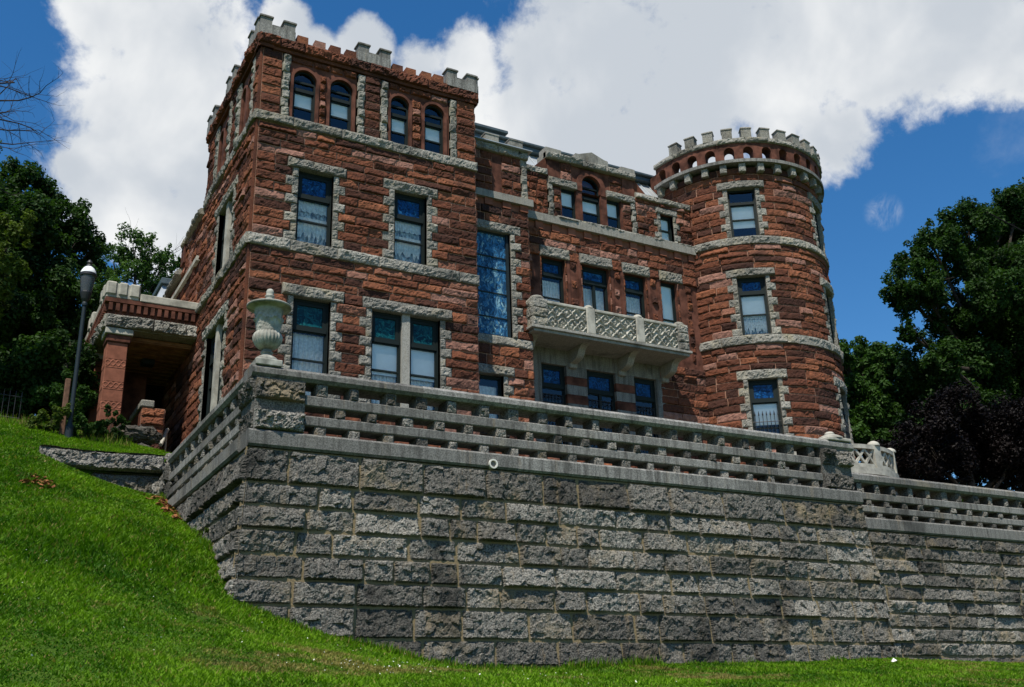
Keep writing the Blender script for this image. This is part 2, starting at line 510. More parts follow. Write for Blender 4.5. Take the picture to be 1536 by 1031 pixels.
def lay(u0, u1, rows, blocks, lmin, lmax, align=0.03):
    """courses of stones between u0 and u1, left out where a block covers the course"""
    out = []
    for v0, v1 in rows:
        iv = [(u0, u1)]
        for a, b, c, e in blocks:
            if min(v1, e) - max(v0, c) > 0.35 * (v1 - v0):
                nv = []
                for p, q in iv:
                    if b <= p or a >= q:
                        nv.append((p, q))
                    else:
                        if a - p > 0.04: nv.append((p, a))
                        if q - b > 0.04: nv.append((b, q))
                iv = nv
        for p, q in iv:
            x = p
            while x < q - 1e-6:
                L = rng.uniform(lmin, lmax)
                if q - (x + L) < lmin * 0.7:
                    L = q - x if q - x < lmax * 1.15 else (q - x) / 2
                out.append((x, min(q, x + L), v0, v1))
                x += L
    return out

def masonry(acc, stones, mapf, res, amp, rough=1.0, gap=0.008, mortar=True, slope=0.0, sub=None, tone=(0.0, 1.0), chip=1.0):
    for (u0, u1, v0, v1) in stones:
        nu, nv = max(3, int(round((u1 - u0) / res))), max(3, int(round((v1 - v0) / res)))
        e = min(gap * 1.6, (u1 - u0) * 0.2, (v1 - v0) * 0.2)
        us = np.concatenate([[u0 + gap * .4, u0 + e], np.linspace(u0 + e, u1 - e, nu + 1)[1:-1], [u1 - e, u1 - gap * .4]])
        vs = np.concatenate([[v0 + gap * .4, v0 + e], np.linspace(v0 + e, v1 - e, nv + 1)[1:-1], [v1 - e, v1 - gap * .4]])
        Ug, Vg = np.meshgrid(us, vs)
        w = min(0.085, 0.36 * (v1 - v0))
        ed = np.minimum(np.minimum(Ug - u0, u1 - Ug) / w, np.minimum((Vg - v0) / (w * .45), (v1 - Vg) / (w * 1.35)))
        ia, ja = rng.integers(0, NF, 2)
        p = np.clip(ed * (1 + .35 * FBM[(ia + (Ug * 60).astype(int)) % NF, (ja + (Vg * 60).astype(int)) % NF]), 0, 1)
        p = np.sqrt(p * (2 - p))
        oi, oj = rng.integers(0, NF, 2)
        ii, jj = (oi + (Ug * 100).astype(int)) % NF, (oj + (Vg * 100).astype(int)) % NF
        b = amp * rng.uniform(0.35, 1.5)
        tu, tv = rng.normal(0, 0.25), rng.normal(slope, 0.36)
        cu, cv = (Ug - (u0 + u1) / 2) / (u1 - u0), (Vg - (v0 + v1) / 2) / (v1 - v0)
        h = 0.006 + p * (b * (1 + tu * cu * 2 + tv * cv * 2) + rough * amp * ((0.20 * chip) * FAC[ii, jj] + 0.15 * FAC2[ii, jj] + 0.20 * FBM[ii, jj]))
        h = np.maximum(h, 0.004)
        h[0, :] = h[-1, :] = -0.03
        h[:, 0] = h[:, -1] = -0.03
        # uneven arrises
        jit = gap * 0.9 * chip
        Ug[:, 1] += rng.random(len(vs)) * jit; Ug[:, -2] -= rng.random(len(vs)) * jit
        Vg[1, :] += rng.random(len(us)) * jit; Vg[-2, :] -= rng.random(len(us)) * jit
        c = (rng.uniform(*tone), rng.random(), 0.0)
        acc.grid(mapf(Ug, Vg, h), c)
        if mortar:
            k = 1 if sub is None else max(1, int((u1 - u0) / sub))
            Um, Vm = np.meshgrid(np.linspace(u0, u1, k + 1), [v0, v1])
            acc.grid(mapf(Um, Vm, np.zeros_like(Um)), (0.5, 0.5, 1.0))
    return acc

def front(Y):
    return lambda u, v, h: np.stack([u, Y - h, v], -1)
def leftm(X):
    return lambda u, v, h: np.stack([X - h, -u, v], -1)          # u = -Y, so that u runs to the right seen from outside
def rightm(X):
    return lambda u, v, h: np.stack([X + h, u, v], -1)
def backm(Y):
    return lambda u, v, h: np.stack([-u, Y + h, v], -1)
def roundm(cx, cy, R):
    return lambda u, v, h: np.stack([cx + (R + h) * np.sin(u / R), cy - (R + h) * np.cos(u / R), v], -1)
def planem(O, ang):
    """upright plane facing direction (sin ang, -cos ang); u along its right"""
    s, c = math.sin(ang), math.cos(ang)
    return lambda u, v, h: np.stack([O[0] + u * c + h * s, O[1] + u * s - h * c, v + 0 * u], -1)

def A(x):
    return np.asarray(x, float)
def mp(mapf, u, v, h):
    return mapf(A(u), A(v), A(h))
def mbox(acc, mapf, u0, u1, v0, v1, h0, h1, col=(0.5, 0.5, 0), nu=1):
    """box in wall coordinates, split along u so that it follows a curved wall"""
    us = np.linspace(u0, u1, nu + 1)
    for a, b in zip(us[:-1], us[1:]):
        pass
    P = []
    for u in us:
        P += [mp(mapf, u, v0, h0), mp(mapf, u, v0, h1), mp(mapf, u, v1, h1), mp(mapf, u, v1, h0)]
    F = []
    for i in range(nu):
        k = 4 * i
        F += [[k + j, k + 4 + j, k + 4 + (j + 1) % 4, k + (j + 1) % 4] for j in range(4)]
    F += [[3, 2, 1, 0], [4 * nu, 4 * nu + 1, 4 * nu + 2, 4 * nu + 3]]
    return acc.add(P, F, col)

def rows(v0, v1, n):
    x = np.linspace(v0, v1, n + 1)
    return list(zip(x[:-1], x[1:]))

def reveal(acc, mapf, u0, u1, v0, v1, d=0.3, col=(0.5, 0.5, 0), top=True):
    q = lambda a, b: (mp(mapf, *a), mp(mapf, *b))
    f = 0.012
    acc.quad(mp(mapf, u0, v0, f), mp(mapf, u0, v1, f), mp(mapf, u0, v1, -d), mp(mapf, u0, v0, -d), col)
    acc.quad(mp(mapf, u1, v0, f), mp(mapf, u1, v0, -d), mp(mapf, u1, v1, -d), mp(mapf, u1, v1, f), col)
    if top:
        acc.quad(mp(mapf, u0, v1, f), mp(mapf, u1, v1, f), mp(mapf, u1, v1, -d), mp(mapf, u0, v1, -d), col)
    acc.quad(mp(mapf, u0, v0, f), mp(mapf, u0, v0, -d), mp(mapf, u1, v0, -d), mp(mapf, u1, v0, f), col)

def sheet(acc, mapf, u0, u1, v0, v1, h, fold=0.0, nfold=7, hem=None, seed=0):
    g = np.random.default_rng(seed)
    if fold == 0:
        return acc.quad(mp(mapf, u0, v0, h), mp(mapf, u1, v0, h), mp(mapf, u1, v1, h), mp(mapf, u0, v1, h))
    nu, nv = 60, 10
    us, t = np.linspace(u0, u1, nu), np.linspace(0, 1, nv)
    ph = g.random() * 6
    T = np.linspace(0, 1, nu)
    wv = fold * (np.sin(T * nfold * 6.28 + ph) + 0.5 * np.sin(T * nfold * 13.1 + 1.3 * ph))
    bot = np.full(nu, v0) if hem is None else v0 + hem(T)
    U, TT = np.meshgrid(us, t)
    Vv = v1 + (bot - v1)[None, :] * TT
    return acc.grid(mapf(U, Vv, h + wv[None, :] * (0.4 + 0.6 * TT)))

def window(parent, mapf, u0, u1, v0, v1, d=0.24, style='sash', vt=None, vm=None, blind=None, curtain=None, stained=M_STB, vb=None, arch=None, seed=0, label=None, lace=False, grille=None):
    """one sash window: frame with a transom light over two sashes; everything behind it hangs inside"""
    a = Acc()
    d = d * 0.62
    fw, df, dp = 0.055, -d, -d - 0.05
    g = lambda x0, x1, y0, y1, h0=dp - 0.03, h1=df: mbox(a, mapf, x0, x1, y0, y1, h0, h1)
    g(u0, u0 + fw, v0, v1); g(u1 - fw, u1, v0, v1); g(u0 + fw, u1 - fw, v1 - fw * 1.2, v1); g(u0 + fw, u1 - fw, v0, v0 + fw * 1.2)
    top = v1 - fw * 1.2
    if vt is not None:
        g(u0 + fw, u1 - fw, vt - 0.05, vt + 0.06, dp - 0.03, df + 0.02)
        if stained is not None:
            mg = .11 * min(1, (u1 - u0))
            g(u0 + fw, u0 + fw + mg, vt + 0.06, top, dp - 0.02, df - 0.015); g(u1 - fw - mg, u1 - fw, vt + 0.06, top, dp - 0.02, df - 0.015)
            g(u0 + fw + mg, u1 - fw - mg, top - mg * .9, top, dp - 0.02, df - 0.015); g(u0 + fw + mg, u1 - fw - mg, vt + .06, vt + .06 + mg * .5, dp - 0.02, df - 0.015)
        top = vt - 0.05
    if style == 'door':
        m_ = (u0 + u1) / 2
        g(m_ - 0.05, m_ + 0.05, v0 + fw, top)
    if vm is not None:
        g(u0 + fw, u1 - fw, vm - 0.024, vm + 0.024, dp - 0.03, df - 0.012)
        # stiles of the two sashes
    g(u0 + fw, u0 + fw + 0.035, v0 + fw, top, dp - 0.02, df - 0.02); g(u1 - fw - 0.035, u1 - fw, v0 + fw, top, dp - 0.02, df - 0.02)
    g(u0 + fw, u1 - fw, top - 0.04, top, dp - 0.02, df - 0.02)
    if arch:
        R_ = (u1 - u0) / 2; cu_ = (u0 + u1) / 2
        th = np.linspace(0, math.pi, 17)
        for t0, t1 in zip(th[:-1], th[1:]):
            P_ = []
            for hh in (dp - 0.03, df):
                for t in (t0, t1):
                    for rr in (R_, R_ - fw):
                        P_.append(mp(mapf, cu_ + rr * math.cos(t), v1 + rr * math.sin(t), hh))
            a.add(P_, [[4, 5, 7, 6], [5, 1, 3, 7], [0, 4, 6, 2]])
    fr = link('window', a, M_FRAME, parent)
    if label: fr['label'] = label
    if arch:
        p = Acc()
        ring_ = [mp(mapf, cu_ + (R_ - fw * .6) * math.cos(t), v1 + (R_ - fw * .6) * math.sin(t), dp) for t in th]
        k_ = len(ring_)
        p.add(ring_ + [mp(mapf, cu_, v1, dp)], [[i, i + 1, k_] for i in range(k_ - 1)])
        link('pane', p, M_GLASS, fr)
    gi, go = u0 + fw + 0.02, u1 - fw - 0.02
    p = Acc()
    sheet(p, mapf, gi, go, v0 + fw, top - 0.02, dp)
    link('pane', p, M_GLASS, fr)
    if vt is not None:
        p = Acc()
        sheet(p, mapf, u0 + fw + 0.02, u1 - fw - 0.02, vt + 0.03, v1 - fw, dp)
        link('stained_glass' if stained is not None else 'pane', p, stained if stained is not None else M_GLASS, fr)
    if blind is not None:
        p = Acc()
        mbox(p, mapf, gi - 0.02, go + 0.02, blind, top + 0.05, dp - 0.045, dp - 0.04)
        mbox(p, mapf, gi - 0.02, go + 0.02, blind - 0.03, blind, dp - 0.05, dp - 0.03)
        link('blind', p, M_BLIND, fr)
    if curtain is not None:
        p = Acc()
        c0, c1 = curtain
        g_ = np.random.default_rng(seed)
        ph = g_.random() * 6
        sheet(p, mapf, gi, go, c0, c1, dp - 0.13, 0.03, 7, lambda T: 0.0 * T, seed)
        if lace:
            mid_ = c0 + (c1 - c0) * .30
            q2 = Acc()
            sheet(q2, mapf, gi, go, mid_, c0 + (c1 - c0) * .62, dp - 0.075, 0.012, 11, lambda T: -0.16 * np.abs(np.sin(T * 10.5 + ph)) - 0.12 * np.abs(np.sin(T * 23 + ph)) + .05 * np.sin(T * 40), seed + 1)
            sheet(q2, mapf, gi, go, c1 - .28, c1 + .02, dp - 0.075, 0.012, 11, lambda T: -0.05 * np.abs(np.sin(T * 17 + ph)), seed + 2)
            link('lace_valance', q2, M_CURT, fr)
        link('curtain', p, M_LACE if lace else M_CURT, fr)
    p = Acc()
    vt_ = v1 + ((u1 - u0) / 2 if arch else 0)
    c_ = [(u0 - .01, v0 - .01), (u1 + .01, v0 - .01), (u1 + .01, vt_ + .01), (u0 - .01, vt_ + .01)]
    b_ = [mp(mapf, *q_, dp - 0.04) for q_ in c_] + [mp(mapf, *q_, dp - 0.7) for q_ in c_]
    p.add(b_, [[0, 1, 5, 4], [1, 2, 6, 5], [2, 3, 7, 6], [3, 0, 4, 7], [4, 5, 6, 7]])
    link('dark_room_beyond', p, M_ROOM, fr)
    return fr

def jamb_blocks(u0, u1, vtop, vbot, hgt, n, w=0.34):
    """alternating long and short quoins left and right of an opening -> rects"""
    L, R = [], []
    for i in range(n):
        z1 = vtop - i * hgt
        z0 = max(vbot, z1 - hgt)
        if z1 - z0 < 0.05: break
        ww = w if i % 2 else w * 0.48
        L.append((u0 - ww, u0, z0, z1)); R.append((u1, u1 + ww, z0, z1))
    return L, R

def granite_stones(name, rects, mapf, parent, res=0.045, amp=0.045, mat=None, sub=None, label=None):
    a = Acc()
    masonry(a, rects, mapf, res, amp, 1.0, 0.006, True, 0, sub)
    return link(name, a, mat or M_GRAN, parent)

# ================================================================== THE CASTLE
castle = thing('castle', 'red sandstone castle with a square crenellated tower, a round tower and grey granite trim', 'castle', (16, 29, 4.7))

def touching(st):
    """sort stones into patches of wall that hang together"""
    R_ = np.array(st)
    left = set(range(len(st)))
    out = []
    while left:
        seed = left.pop(); grp = [seed]; todo = [seed]
        while todo:
            r = R_[todo.pop()]
            idx = np.array(sorted(left), int)
            if len(idx) == 0: break
            q = R_[idx]
            hit = idx[(q[:, 0] < r[1] + .02) & (q[:, 1] > r[0] - .02) & (q[:, 2] < r[3] + .02) & (q[:, 3] > r[2] - .02)]
            for h in hit.tolist():
                left.discard(h); grp.append(h); todo.append(h)
        out.append([st[i] for i in sorted(grp)])
    return out

class Wall:
    def __init__(s, mapf, u0, u1, rws, sub=None):
        s.m, s.u0, s.u1, s.rows, s.blocks, s.sub = mapf, u0, u1, rws, [], sub
    def lintel(s, ua, ub, va, vb, amp=0.055, proud=0.03, name='lintel', split=1):
        s.blocks.append((ua, ub, va, vb))
        a = Acc()
        x = np.linspace(ua, ub, split + 1)
        f = lambda u, v, h: s.m(u, v, h + proud)
        masonry(a, [(x[i], x[i + 1], va, vb) for i in range(split)], f, 0.04, amp, 1.0, 0.006, False, 0)
        nu = 1 if s.sub is None else max(1, int((ub - ua) / s.sub))
        mbox(a, s.m, ua + .004, ub - .004, va + .002, vb - .002, -0.27, proud, (0.6, 0.4, 0), nu)
        return link(name, a, M_GRAN, castle)
    def jambs(s, u0, u1, vtop, vbot, h, w=0.36, sides='LR'):
        if len(sides) == 2:
            s.jambs(u0, u1, vtop, vbot, h, w, 'L')
            return s.jambs(u0, u1, vtop, vbot, h, w, 'R')
        L, R = jamb_blocks(u0, u1, vtop, vbot, h, 40, w)
        rects = L if sides == 'L' else R
        s.blocks += rects
        a = Acc()
        masonry(a, rects, lambda u, v, h_: s.m(u, v, h_ + 0.015), 0.04, 0.04, 1.0, 0.006, False, 0)
        for r in rects:
            mbox(a, s.m, r[0] + .003, r[1] - .003, r[2], r[3], -0.05, 0.012, (0.5, 0.5, 0.6))
        for sd_, x in (('L', u0), ('R', u1)):
            if sd_ in sides:
                k = 1 if sd_ == 'L' else -1
                P0, P1 = mp(s.m, x, vbot, 0.03), mp(s.m, x, vtop, 0.03)
                P2, P3 = mp(s.m, x, vtop, -0.3), mp(s.m, x, vbot, -0.3)
                a.quad(P0, P1, P2, P3, (0.45, 0.4, 0))
        return link('jamb_quoins', a, M_GRAN, castle)
    def hole(s, u0, u1, v0, v1, rev=True, mat=None, d=0.3):
        s.blocks.append((u0, u1, v0, v1))
        if rev:
            a = Acc()
            reveal(a, s.m, u0, u1, v0, v1, d)
            link('window_reveal', a, mat or M_BROWN, castle)
    def build(s, res=0.04, amp=0.045, lmin=0.5, lmax=1.25, mat=None, rws=None, name='wall', tone=(0.0, 1.0)):
        st = lay(s.u0, s.u1, rws or s.rows, s.blocks, lmin, lmax)
        o = None
        for part in touching(st):
            o = s.piece(part, res, amp, mat, name, tone)
        return o
    def piece(s, st, res, amp, mat, name, tone):
        a = Acc()
        masonry(a, st, s.m, res, amp, .75, 0.0105, True, -0.08, s.sub, tone)
        return link(name, a, mat or M_RED, castle)

def band(mapf, u0, u1, v0, v1, proud=0.05, amp=0.05, name='string_course', mat=None, sub=None, lmin=0.9, lmax=1.7, res=0.042):
    a = Acc()
    masonry(a, lay(u0, u1, [(v0, v1)], [], lmin, lmax), lambda u, v, h: mapf(u, v, h + proud), res, amp, 1.0, 0.006, False)
    nu = 1 if sub is None else max(1, int((u1 - u0) / sub))
    mbox(a, mapf, u0, u1, v0 + .003, v1 - .003, -0.06, proud + 0.004, (0.5, 0.5, 0.35), nu)
    return link(name, a, mat or M_GRAN, castle)

def flat_band(mapf, u0, u1, v0, v1, proud, mat, name, sub=None, back=-0.06):
    a = Acc()
    nu = 1 if sub is None else max(1, int((u1 - u0) / sub))
    mbox(a, mapf, u0, u1, v0, v1, back, proud, (0.5, 0.5, 0), nu)
    return link(name, a, mat, castle)

def arch_panel(a, mapf, u0, u1, v0, v1, ops, h=0.0, d=0.3):
    x = u0
    th = np.linspace(math.pi, 0, 21)
    for (p, q, vs) in ops:
        a.quad(mp(mapf, x, v0, h), mp(mapf, p, v0, h), mp(mapf, p, v1, h), mp(mapf, x, v1, h))
        R_, c_ = (q - p) / 2, (p + q) / 2
        cu, cv = c_ + R_ * np.cos(th), vs + R_ * np.sin(th)
        for i in range(20):
            a.quad(mp(mapf, cu[i], cv[i], h), mp(mapf, cu[i + 1], cv[i + 1], h), mp(mapf, cu[i + 1], v1, h), mp(mapf, cu[i], v1, h))
            a.quad(mp(mapf, cu[i], cv[i], h), mp(mapf, cu[i], cv[i], h - d), mp(mapf, cu[i + 1], cv[i + 1], h - d), mp(mapf, cu[i + 1], cv[i + 1], h))
        for xx in (p, q):
            a.quad(mp(mapf, xx, v0, h), mp(mapf, xx, vs, h), mp(mapf, xx, vs, h - d), mp(mapf, xx, v0, h - d))
        a.quad(mp(mapf, p, v0, h), mp(mapf, q, v0, h), mp(mapf, q, v0, h - d), mp(mapf, p, v0, h - d))
        x = q
    a.quad(mp(mapf, x, v0, h), mp(mapf, u1, v0, h), mp(mapf, u1, v1, h), mp(mapf, x, v1, h))
    return a

def arch_ring(a, mapf, p, q, v0, vs, w, h0, h1, legs=True):
    R_, c_ = (q - p) / 2, (p + q) / 2
    th = np.linspace(math.pi, 0, 23)
    inner = [(c_ + R_ * math.cos(t), vs + R_ * math.sin(t)) for t in th]
    outer = [(c_ + (R_ + w) * math.cos(t), vs + (R_ + w) * math.sin(t)) for t in th]
    if legs:
        inner = [(p, v0)] + inner + [(q, v0)]
        outer = [(p - w, v0)] + outer + [(q + w, v0)]
    for i in range(len(inner) - 1):
        i0, i1, o0, o1 = inner[i], inner[i + 1], outer[i], outer[i + 1]
        b = lambda t, h: mp(mapf, t[0], t[1], h)
        a.quad(b(i0, h1), b(i1, h1), b(o1, h1), b(o0, h1))
        a.quad(b(o0, h1), b(o1, h1), b(o1, h0), b(o0, h0))
        a.quad(b(i0, h0), b(i1, h0), b(i1, h1), b(i0, h1))
    return a

def merlon(mapf, u0, u1, v0, v1, h0, h1, mat, name='merlon', cap=0.10, over=0.035):
    a = Acc()
    mbox(a, mapf, u0, u1, v0, v1 - cap, h0, h1, (rng.random(), .5, 0))
    if cap:
        c0, c1 = v1 - cap, v1
        mbox(a, mapf, u0 - over, u1 + over, c0, c0 + cap * .45, h0 - over, h1 + over, (rng.random(), .5, 0))
        P = [mp(mapf, u0 - over, c0 + cap * .45, h0 - over), mp(mapf, u1 + over, c0 + cap * .45, h0 - over), mp(mapf, u1 + over, c0 + cap * .45, h1 + over), mp(mapf, u0 - over, c0 + cap * .45, h1 + over),
             mp(mapf, u0 + .02, c1, h0 + .02), mp(mapf, u1 - .02, c1, h0 + .02), mp(mapf, u1 - .02, c1, h1 - .02), mp(mapf, u0 + .02, c1, h1 - .02)]
        a.add(P, [[0, 1, 5, 4], [1, 2, 6, 5], [2, 3, 7, 6], [3, 0, 4, 7], [4, 5, 6, 7]])
    return link(name, a, mat, castle)

ZB = 4.7
LOW = [(10.95 - .285 * (k + 1), 10.95 - .285 * k) for k in range(22)][::-1]
GLIN = [(10.95, 11.29)]
ABOVE0 = rows(11.29, 12.26, 4)
MIDR = rows(12.60, 14.88, 8)
MLIN = [(14.88, 15.19)]
ABOVE1 = rows(15.19, 16.16, 4)
TOPR = rows(16.47, 18.62, 7)
ALLR = LOW + GLIN + ABOVE0 + MIDR + MLIN + ABOVE1 + TOPR
FINE = [r for r in ALLR if r[0] > 8.2]
COARSE = [r for r in ALLR if r[0] <= 8.2]

def std_lower_blocks(W):
    W.blocks += [(W.u0 - 1, W.u1 + 1, 12.26, 12.60), (W.u0 - 1, W.u1 + 1, 16.16, 16.47)]

# ---------------------------------------------------------------- square tower, front
Y0, XL, XR = 25.5, 6.17, 13.12
fm = front(Y0)
W = Wall(fm, XL + .07, XR, ALLR)
for i, (a0, a1, l0, l1) in enumerate(((7.46, 8.50, 7.13, 8.88), (10.40, 11.44, 10.04, 11.80))):
    W.hole(a0, a1, 12.60, 14.88, True, M_GRAN)
    W.lintel(l0, l1, 14.88, 15.19)
    W.jambs(a0, a1, 14.88, 12.60, .285)
    window(castle, fm, a0, a1, 12.61, 14.87, 0.2, vt=14.08, vm=13.34, curtain=(12.72, 14.0), seed=3 + i, lace=True)
W.hole(7.49, 8.54, 8.15, 10.95, True, M_GRAN)
W.lintel(7.15, 8.92, 10.95, 11.29)
W.jambs(7.49, 8.54, 10.95, 8.15, .285)
window(castle, fm, 7.49, 8.54, 8.16, 10.94, 0.2, vt=10.08, vm=9.21, curtain=(8.2, 10.0), stained=M_STT, seed=8)
W.hole(9.76, 11.87, 8.15, 10.95, True, M_GRAN)
W.lintel(9.47, 12.24, 10.95, 11.29, split=1)
W.jambs(9.76, 11.87, 10.95, 8.15, .285)
a = Acc(); mbox(a, fm, 10.70, 10.94, 8.15, 10.95, -0.29, -0.02, (0.9, 0.3, 0)); link('mullion', a, M_TRIM, castle)
for i, (a0, a1) in enumerate(((9.76, 10.70), (10.94, 11.87))):
    window(castle, fm, a0, a1, 8.16, 10.94, 0.2, vt=10.08, vm=9.21, blind=9.13, curtain=(8.2, 9.4), stained=M_STT, seed=20 + i)
std_lower_blocks(W)
# quoins and arched windows of the top storey
QT = [(6.82, 7.07), (9.14, 9.39), (9.89, 10.14), (12.22, 12.47)]
for p, q in QT:
    W.blocks.append((p, q, 16.47, 18.62))
    granite_stones('quoin_strip', [(p + (0.0 if k % 2 else .03), q - (0.03 if k % 2 else 0), *r) for k, r in enumerate(rows(16.47, 18.55, 7))], lambda u, v, h: fm(u, v, h + .03), castle)
ARC = [[(7.18, 7.88, 17.84), (8.30, 9.01, 17.84)], [(10.24, 10.86, 17.88), (11.37, 12.05, 17.88)]]
for (p0, p1), ops in zip(((7.07, 9.14), (10.14, 12.22)), ARC):
    W.blocks.append((p0, p1, 16.47, 18.62))
    a = arch_panel(Acc(), fm, p0, p1, 16.47, 18.62, ops, -0.04, 0.26)
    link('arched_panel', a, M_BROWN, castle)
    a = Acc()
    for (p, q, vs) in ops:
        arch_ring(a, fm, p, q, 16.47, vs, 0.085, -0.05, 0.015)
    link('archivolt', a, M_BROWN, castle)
    c0, c1 = ops[0][1] + .1, ops[1][0] - .1
    a = Acc()
    masonry(a, [(c0, c1, *r) for r in rows(16.5, 18.2, 6)] + lay(p0 + .02, p1 - .02, [(18.36, 18.6)], [], .3, .7), lambda u, v, h: fm(u, v, h - .03), 0.035, 0.05, 1.2, 0.02, False)
    link('pier', a, M_RED, castle)
    for i, (p, q, vs) in enumerate(ops):
        window(castle, fm, p, q, 16.49, vs, 0.16, vt=17.52, vm=16.94, blind=16.98, stained=None, arch=True, seed=i)
W.build(rws=[r for r in FINE if r[0] < 16.2])
W.build(rws=[r for r in FINE if r[0] > 16.2], tone=(0.0, .82), name='upper_wall')
W.build(rws=COARSE, res=0.09, name='wall_foot')
band(fm, XL - .05, XR + .05, 12.26, 12.60)
band(fm, XL - .05, XR + .05, 16.16, 16.47)
flat_band(fm, XL - .008, XL + .06, ZB, 18.6, 0.008, M_RED, 'corner_margin', back=-.07)

# ---------------------------------------------------------------- square tower, left side (u = -Y)
lm = leftm(XL)
YB = 31.7
W = Wall(lm, -YB, -Y0 - .07, ALLR)
for (y0, y1, l0, l1, v0, v1, vl, ml) in ((27.5, 29.32, 27.11, 29.82, 12.60, 14.88, 15.19, (28.25, 28.55)), (27.5, 29.75, 27.2, 30.11, 8.15, 10.95, 11.29, (28.42, 28.72))):
    W.hole(-y1, -y0, v0, v1, True, M_GRAN)
    W.lintel(-l1, -l0, v1, vl)
    W.jambs(-y1, -y0, v1, v0, .285)
    a = Acc(); mbox(a, lm, -ml[1], -ml[0], v0, v1, -0.29, -0.01, (1.0, 0.2, 0)); link('mullion', a, M_PALE, castle)
    for i, (b0, b1) in enumerate(((y0, ml[0]), (ml[1], y1))):
        window(castle, lm, -b1, -b0, v0 + .01, v1 - .01, 0.2, vt=v1 - .85, vm=v1 - 1.6, curtain=(v0 + .05, v1 - .9), seed=40 + i, lace=v0 > 12)
std_lower_blocks(W)
LQ = [(25.95, 26.15), (27.48, 27.88), (28.55, 28.8), (30.2, 30.6)]
LA = [[(26.22, 26.72, 17.9), (26.92, 27.42, 17.9)], [(28.9, 29.42, 17.9), (29.62, 30.14, 17.9)]]
for p, q in LQ:
    W.blocks.append((-q, -p, 16.47, 18.62))
    granite_stones('quoin_strip', [(-q, -p, *r) for r in rows(16.47, 18.55, 7)], lambda u, v, h: lm(u, v, h + .03), castle)
for (p0, p1), ops in zip(((26.15, 27.48), (28.8, 30.2)), LA):
    W.blocks.append((-p1, -p0, 16.47, 18.62))
    ops = [(-q, -p, vs) for p, q, vs in ops][::-1]
    link('arched_panel', arch_panel(Acc(), lm, -p1, -p0, 16.47, 18.62, ops, -0.04, 0.26), M_BROWN, castle)
    a = Acc()
    for (p, q, vs) in ops:
        arch_ring(a, lm, p, q, 16.47, vs, 0.08, -0.05, 0.02)
    link('archivolt', a, M_BROWN, castle)
    for i, (p, q, vs) in enumerate(ops):
        window(castle, lm, p, q, 16.49, vs, 0.16, vt=17.52, vm=16.94, blind=16.98, stained=None, arch=True, seed=i)
W.build(rws=[r for r in FINE if r[0] < 16.2])
W.build(rws=[r for r in FINE if r[0] > 16.2], tone=(0.0, .82), name='upper_wall')
W.build(rws=COARSE, res=0.1, name='wall_foot')
band(lm, -YB, -Y0 + .05, 12.26, 12.60)
band(lm, -YB, -Y0 + .05, 16.16, 16.47)
# the two sides turned away
rm = rightm(XR)
W = Wall(rm, Y0, YB, ALLR); W.build(res=0.16, lmin=.6, lmax=1.4)
W = Wall(backm(YB), -XR, -XL, ALLR); W.build(res=0.16, lmin=.6, lmax=1.4)
# cornice of rough red stone with granite merlons in pairs
for f_, u0, u1 in ((fm, XL - .1, XR + .1), (lm, -YB - .1, -Y0 + .1), (rm, Y0 - .1, YB + .1)):
    a = Acc()
    mbox(a, f_, u0, u1, 18.60, 18.72, -0.35, 0.06)
    masonry(a, lay(u0, u1, [(18.70, 19.02)], [], .5, 1.1), lambda u, v, h: f_(u, v, h + .10), 0.045, 0.07, 1.2, 0.008, False, tone=(0, .6))
    mbox(a, f_, u0 + .01, u1 - .01, 18.71, 19.0, -0.35, 0.10, (0.2, 0.7, 0))
    link('cornice', a, M_RED, castle)
def gran_pair(f_, s0):
    """two capped granite merlons on one base"""
    a = Acc(); mbox(a, f_, s0 - .012, s0 + 1.052, 19.0, 19.32, -0.21, 0.135, (.8, .4, 0)); mbox(a, f_, s0 + .36, s0 + .68, 19.33, 19.40, -.2, 0.09, (.5, .4, 0))
    link('merlon_base', a, M_COPE, castle)
    merlon(f_, s0, s0 + .34, 19.33, 19.68, -0.2, 0.12, M_COPE)
    merlon(f_, s0 + .70, s0 + 1.04, 19.33, 19.68, -0.2, 0.12, M_COPE)
for s0 in (6.08, 9.12, 12.12):
    gran_pair(fm, s0)
for g0, g1 in ((7.14, 9.10), (10.18, 12.10)):
    flat_band(fm, g0, g1, 19.0, 19.07, 0.08, M_RED, 'parapet', back=-.2)
    n = 4
    for k in range(n):
        c = g0 + (k + .5) * (g1 - g0) / n + rng.uniform(-.04, .04)
        merlon(fm, c - .165, c + .165, 19.0, 19.27 + rng.uniform(-.03, .03), -0.15, 0.09, M_RED if rng.random() < .6 else M_BROWN, 'small_merlon', 0)
for s0 in (-31.8, -29.25, -26.6):
    gran_pair(lm, s0)
for s0 in (25.45, 28.1, 30.7):
    gran_pair(rm, s0)
for g0, g1 in ((-30.76, -29.25), (-28.2, -26.6)):
    for k in range(3):
        c = g0 + (k + .5) * (g1 - g0) / 3
        merlon(lm, c - .15, c + .15, 19.0, 19.27, -0.15, 0.09, M_RED, 'small_merlon', 0)
a = Acc(); a.box(XL + .1, XR - .1, Y0 + .1, YB - .1, 18.5, 18.7); link('roof_deck', a, M_DARKM, castle)

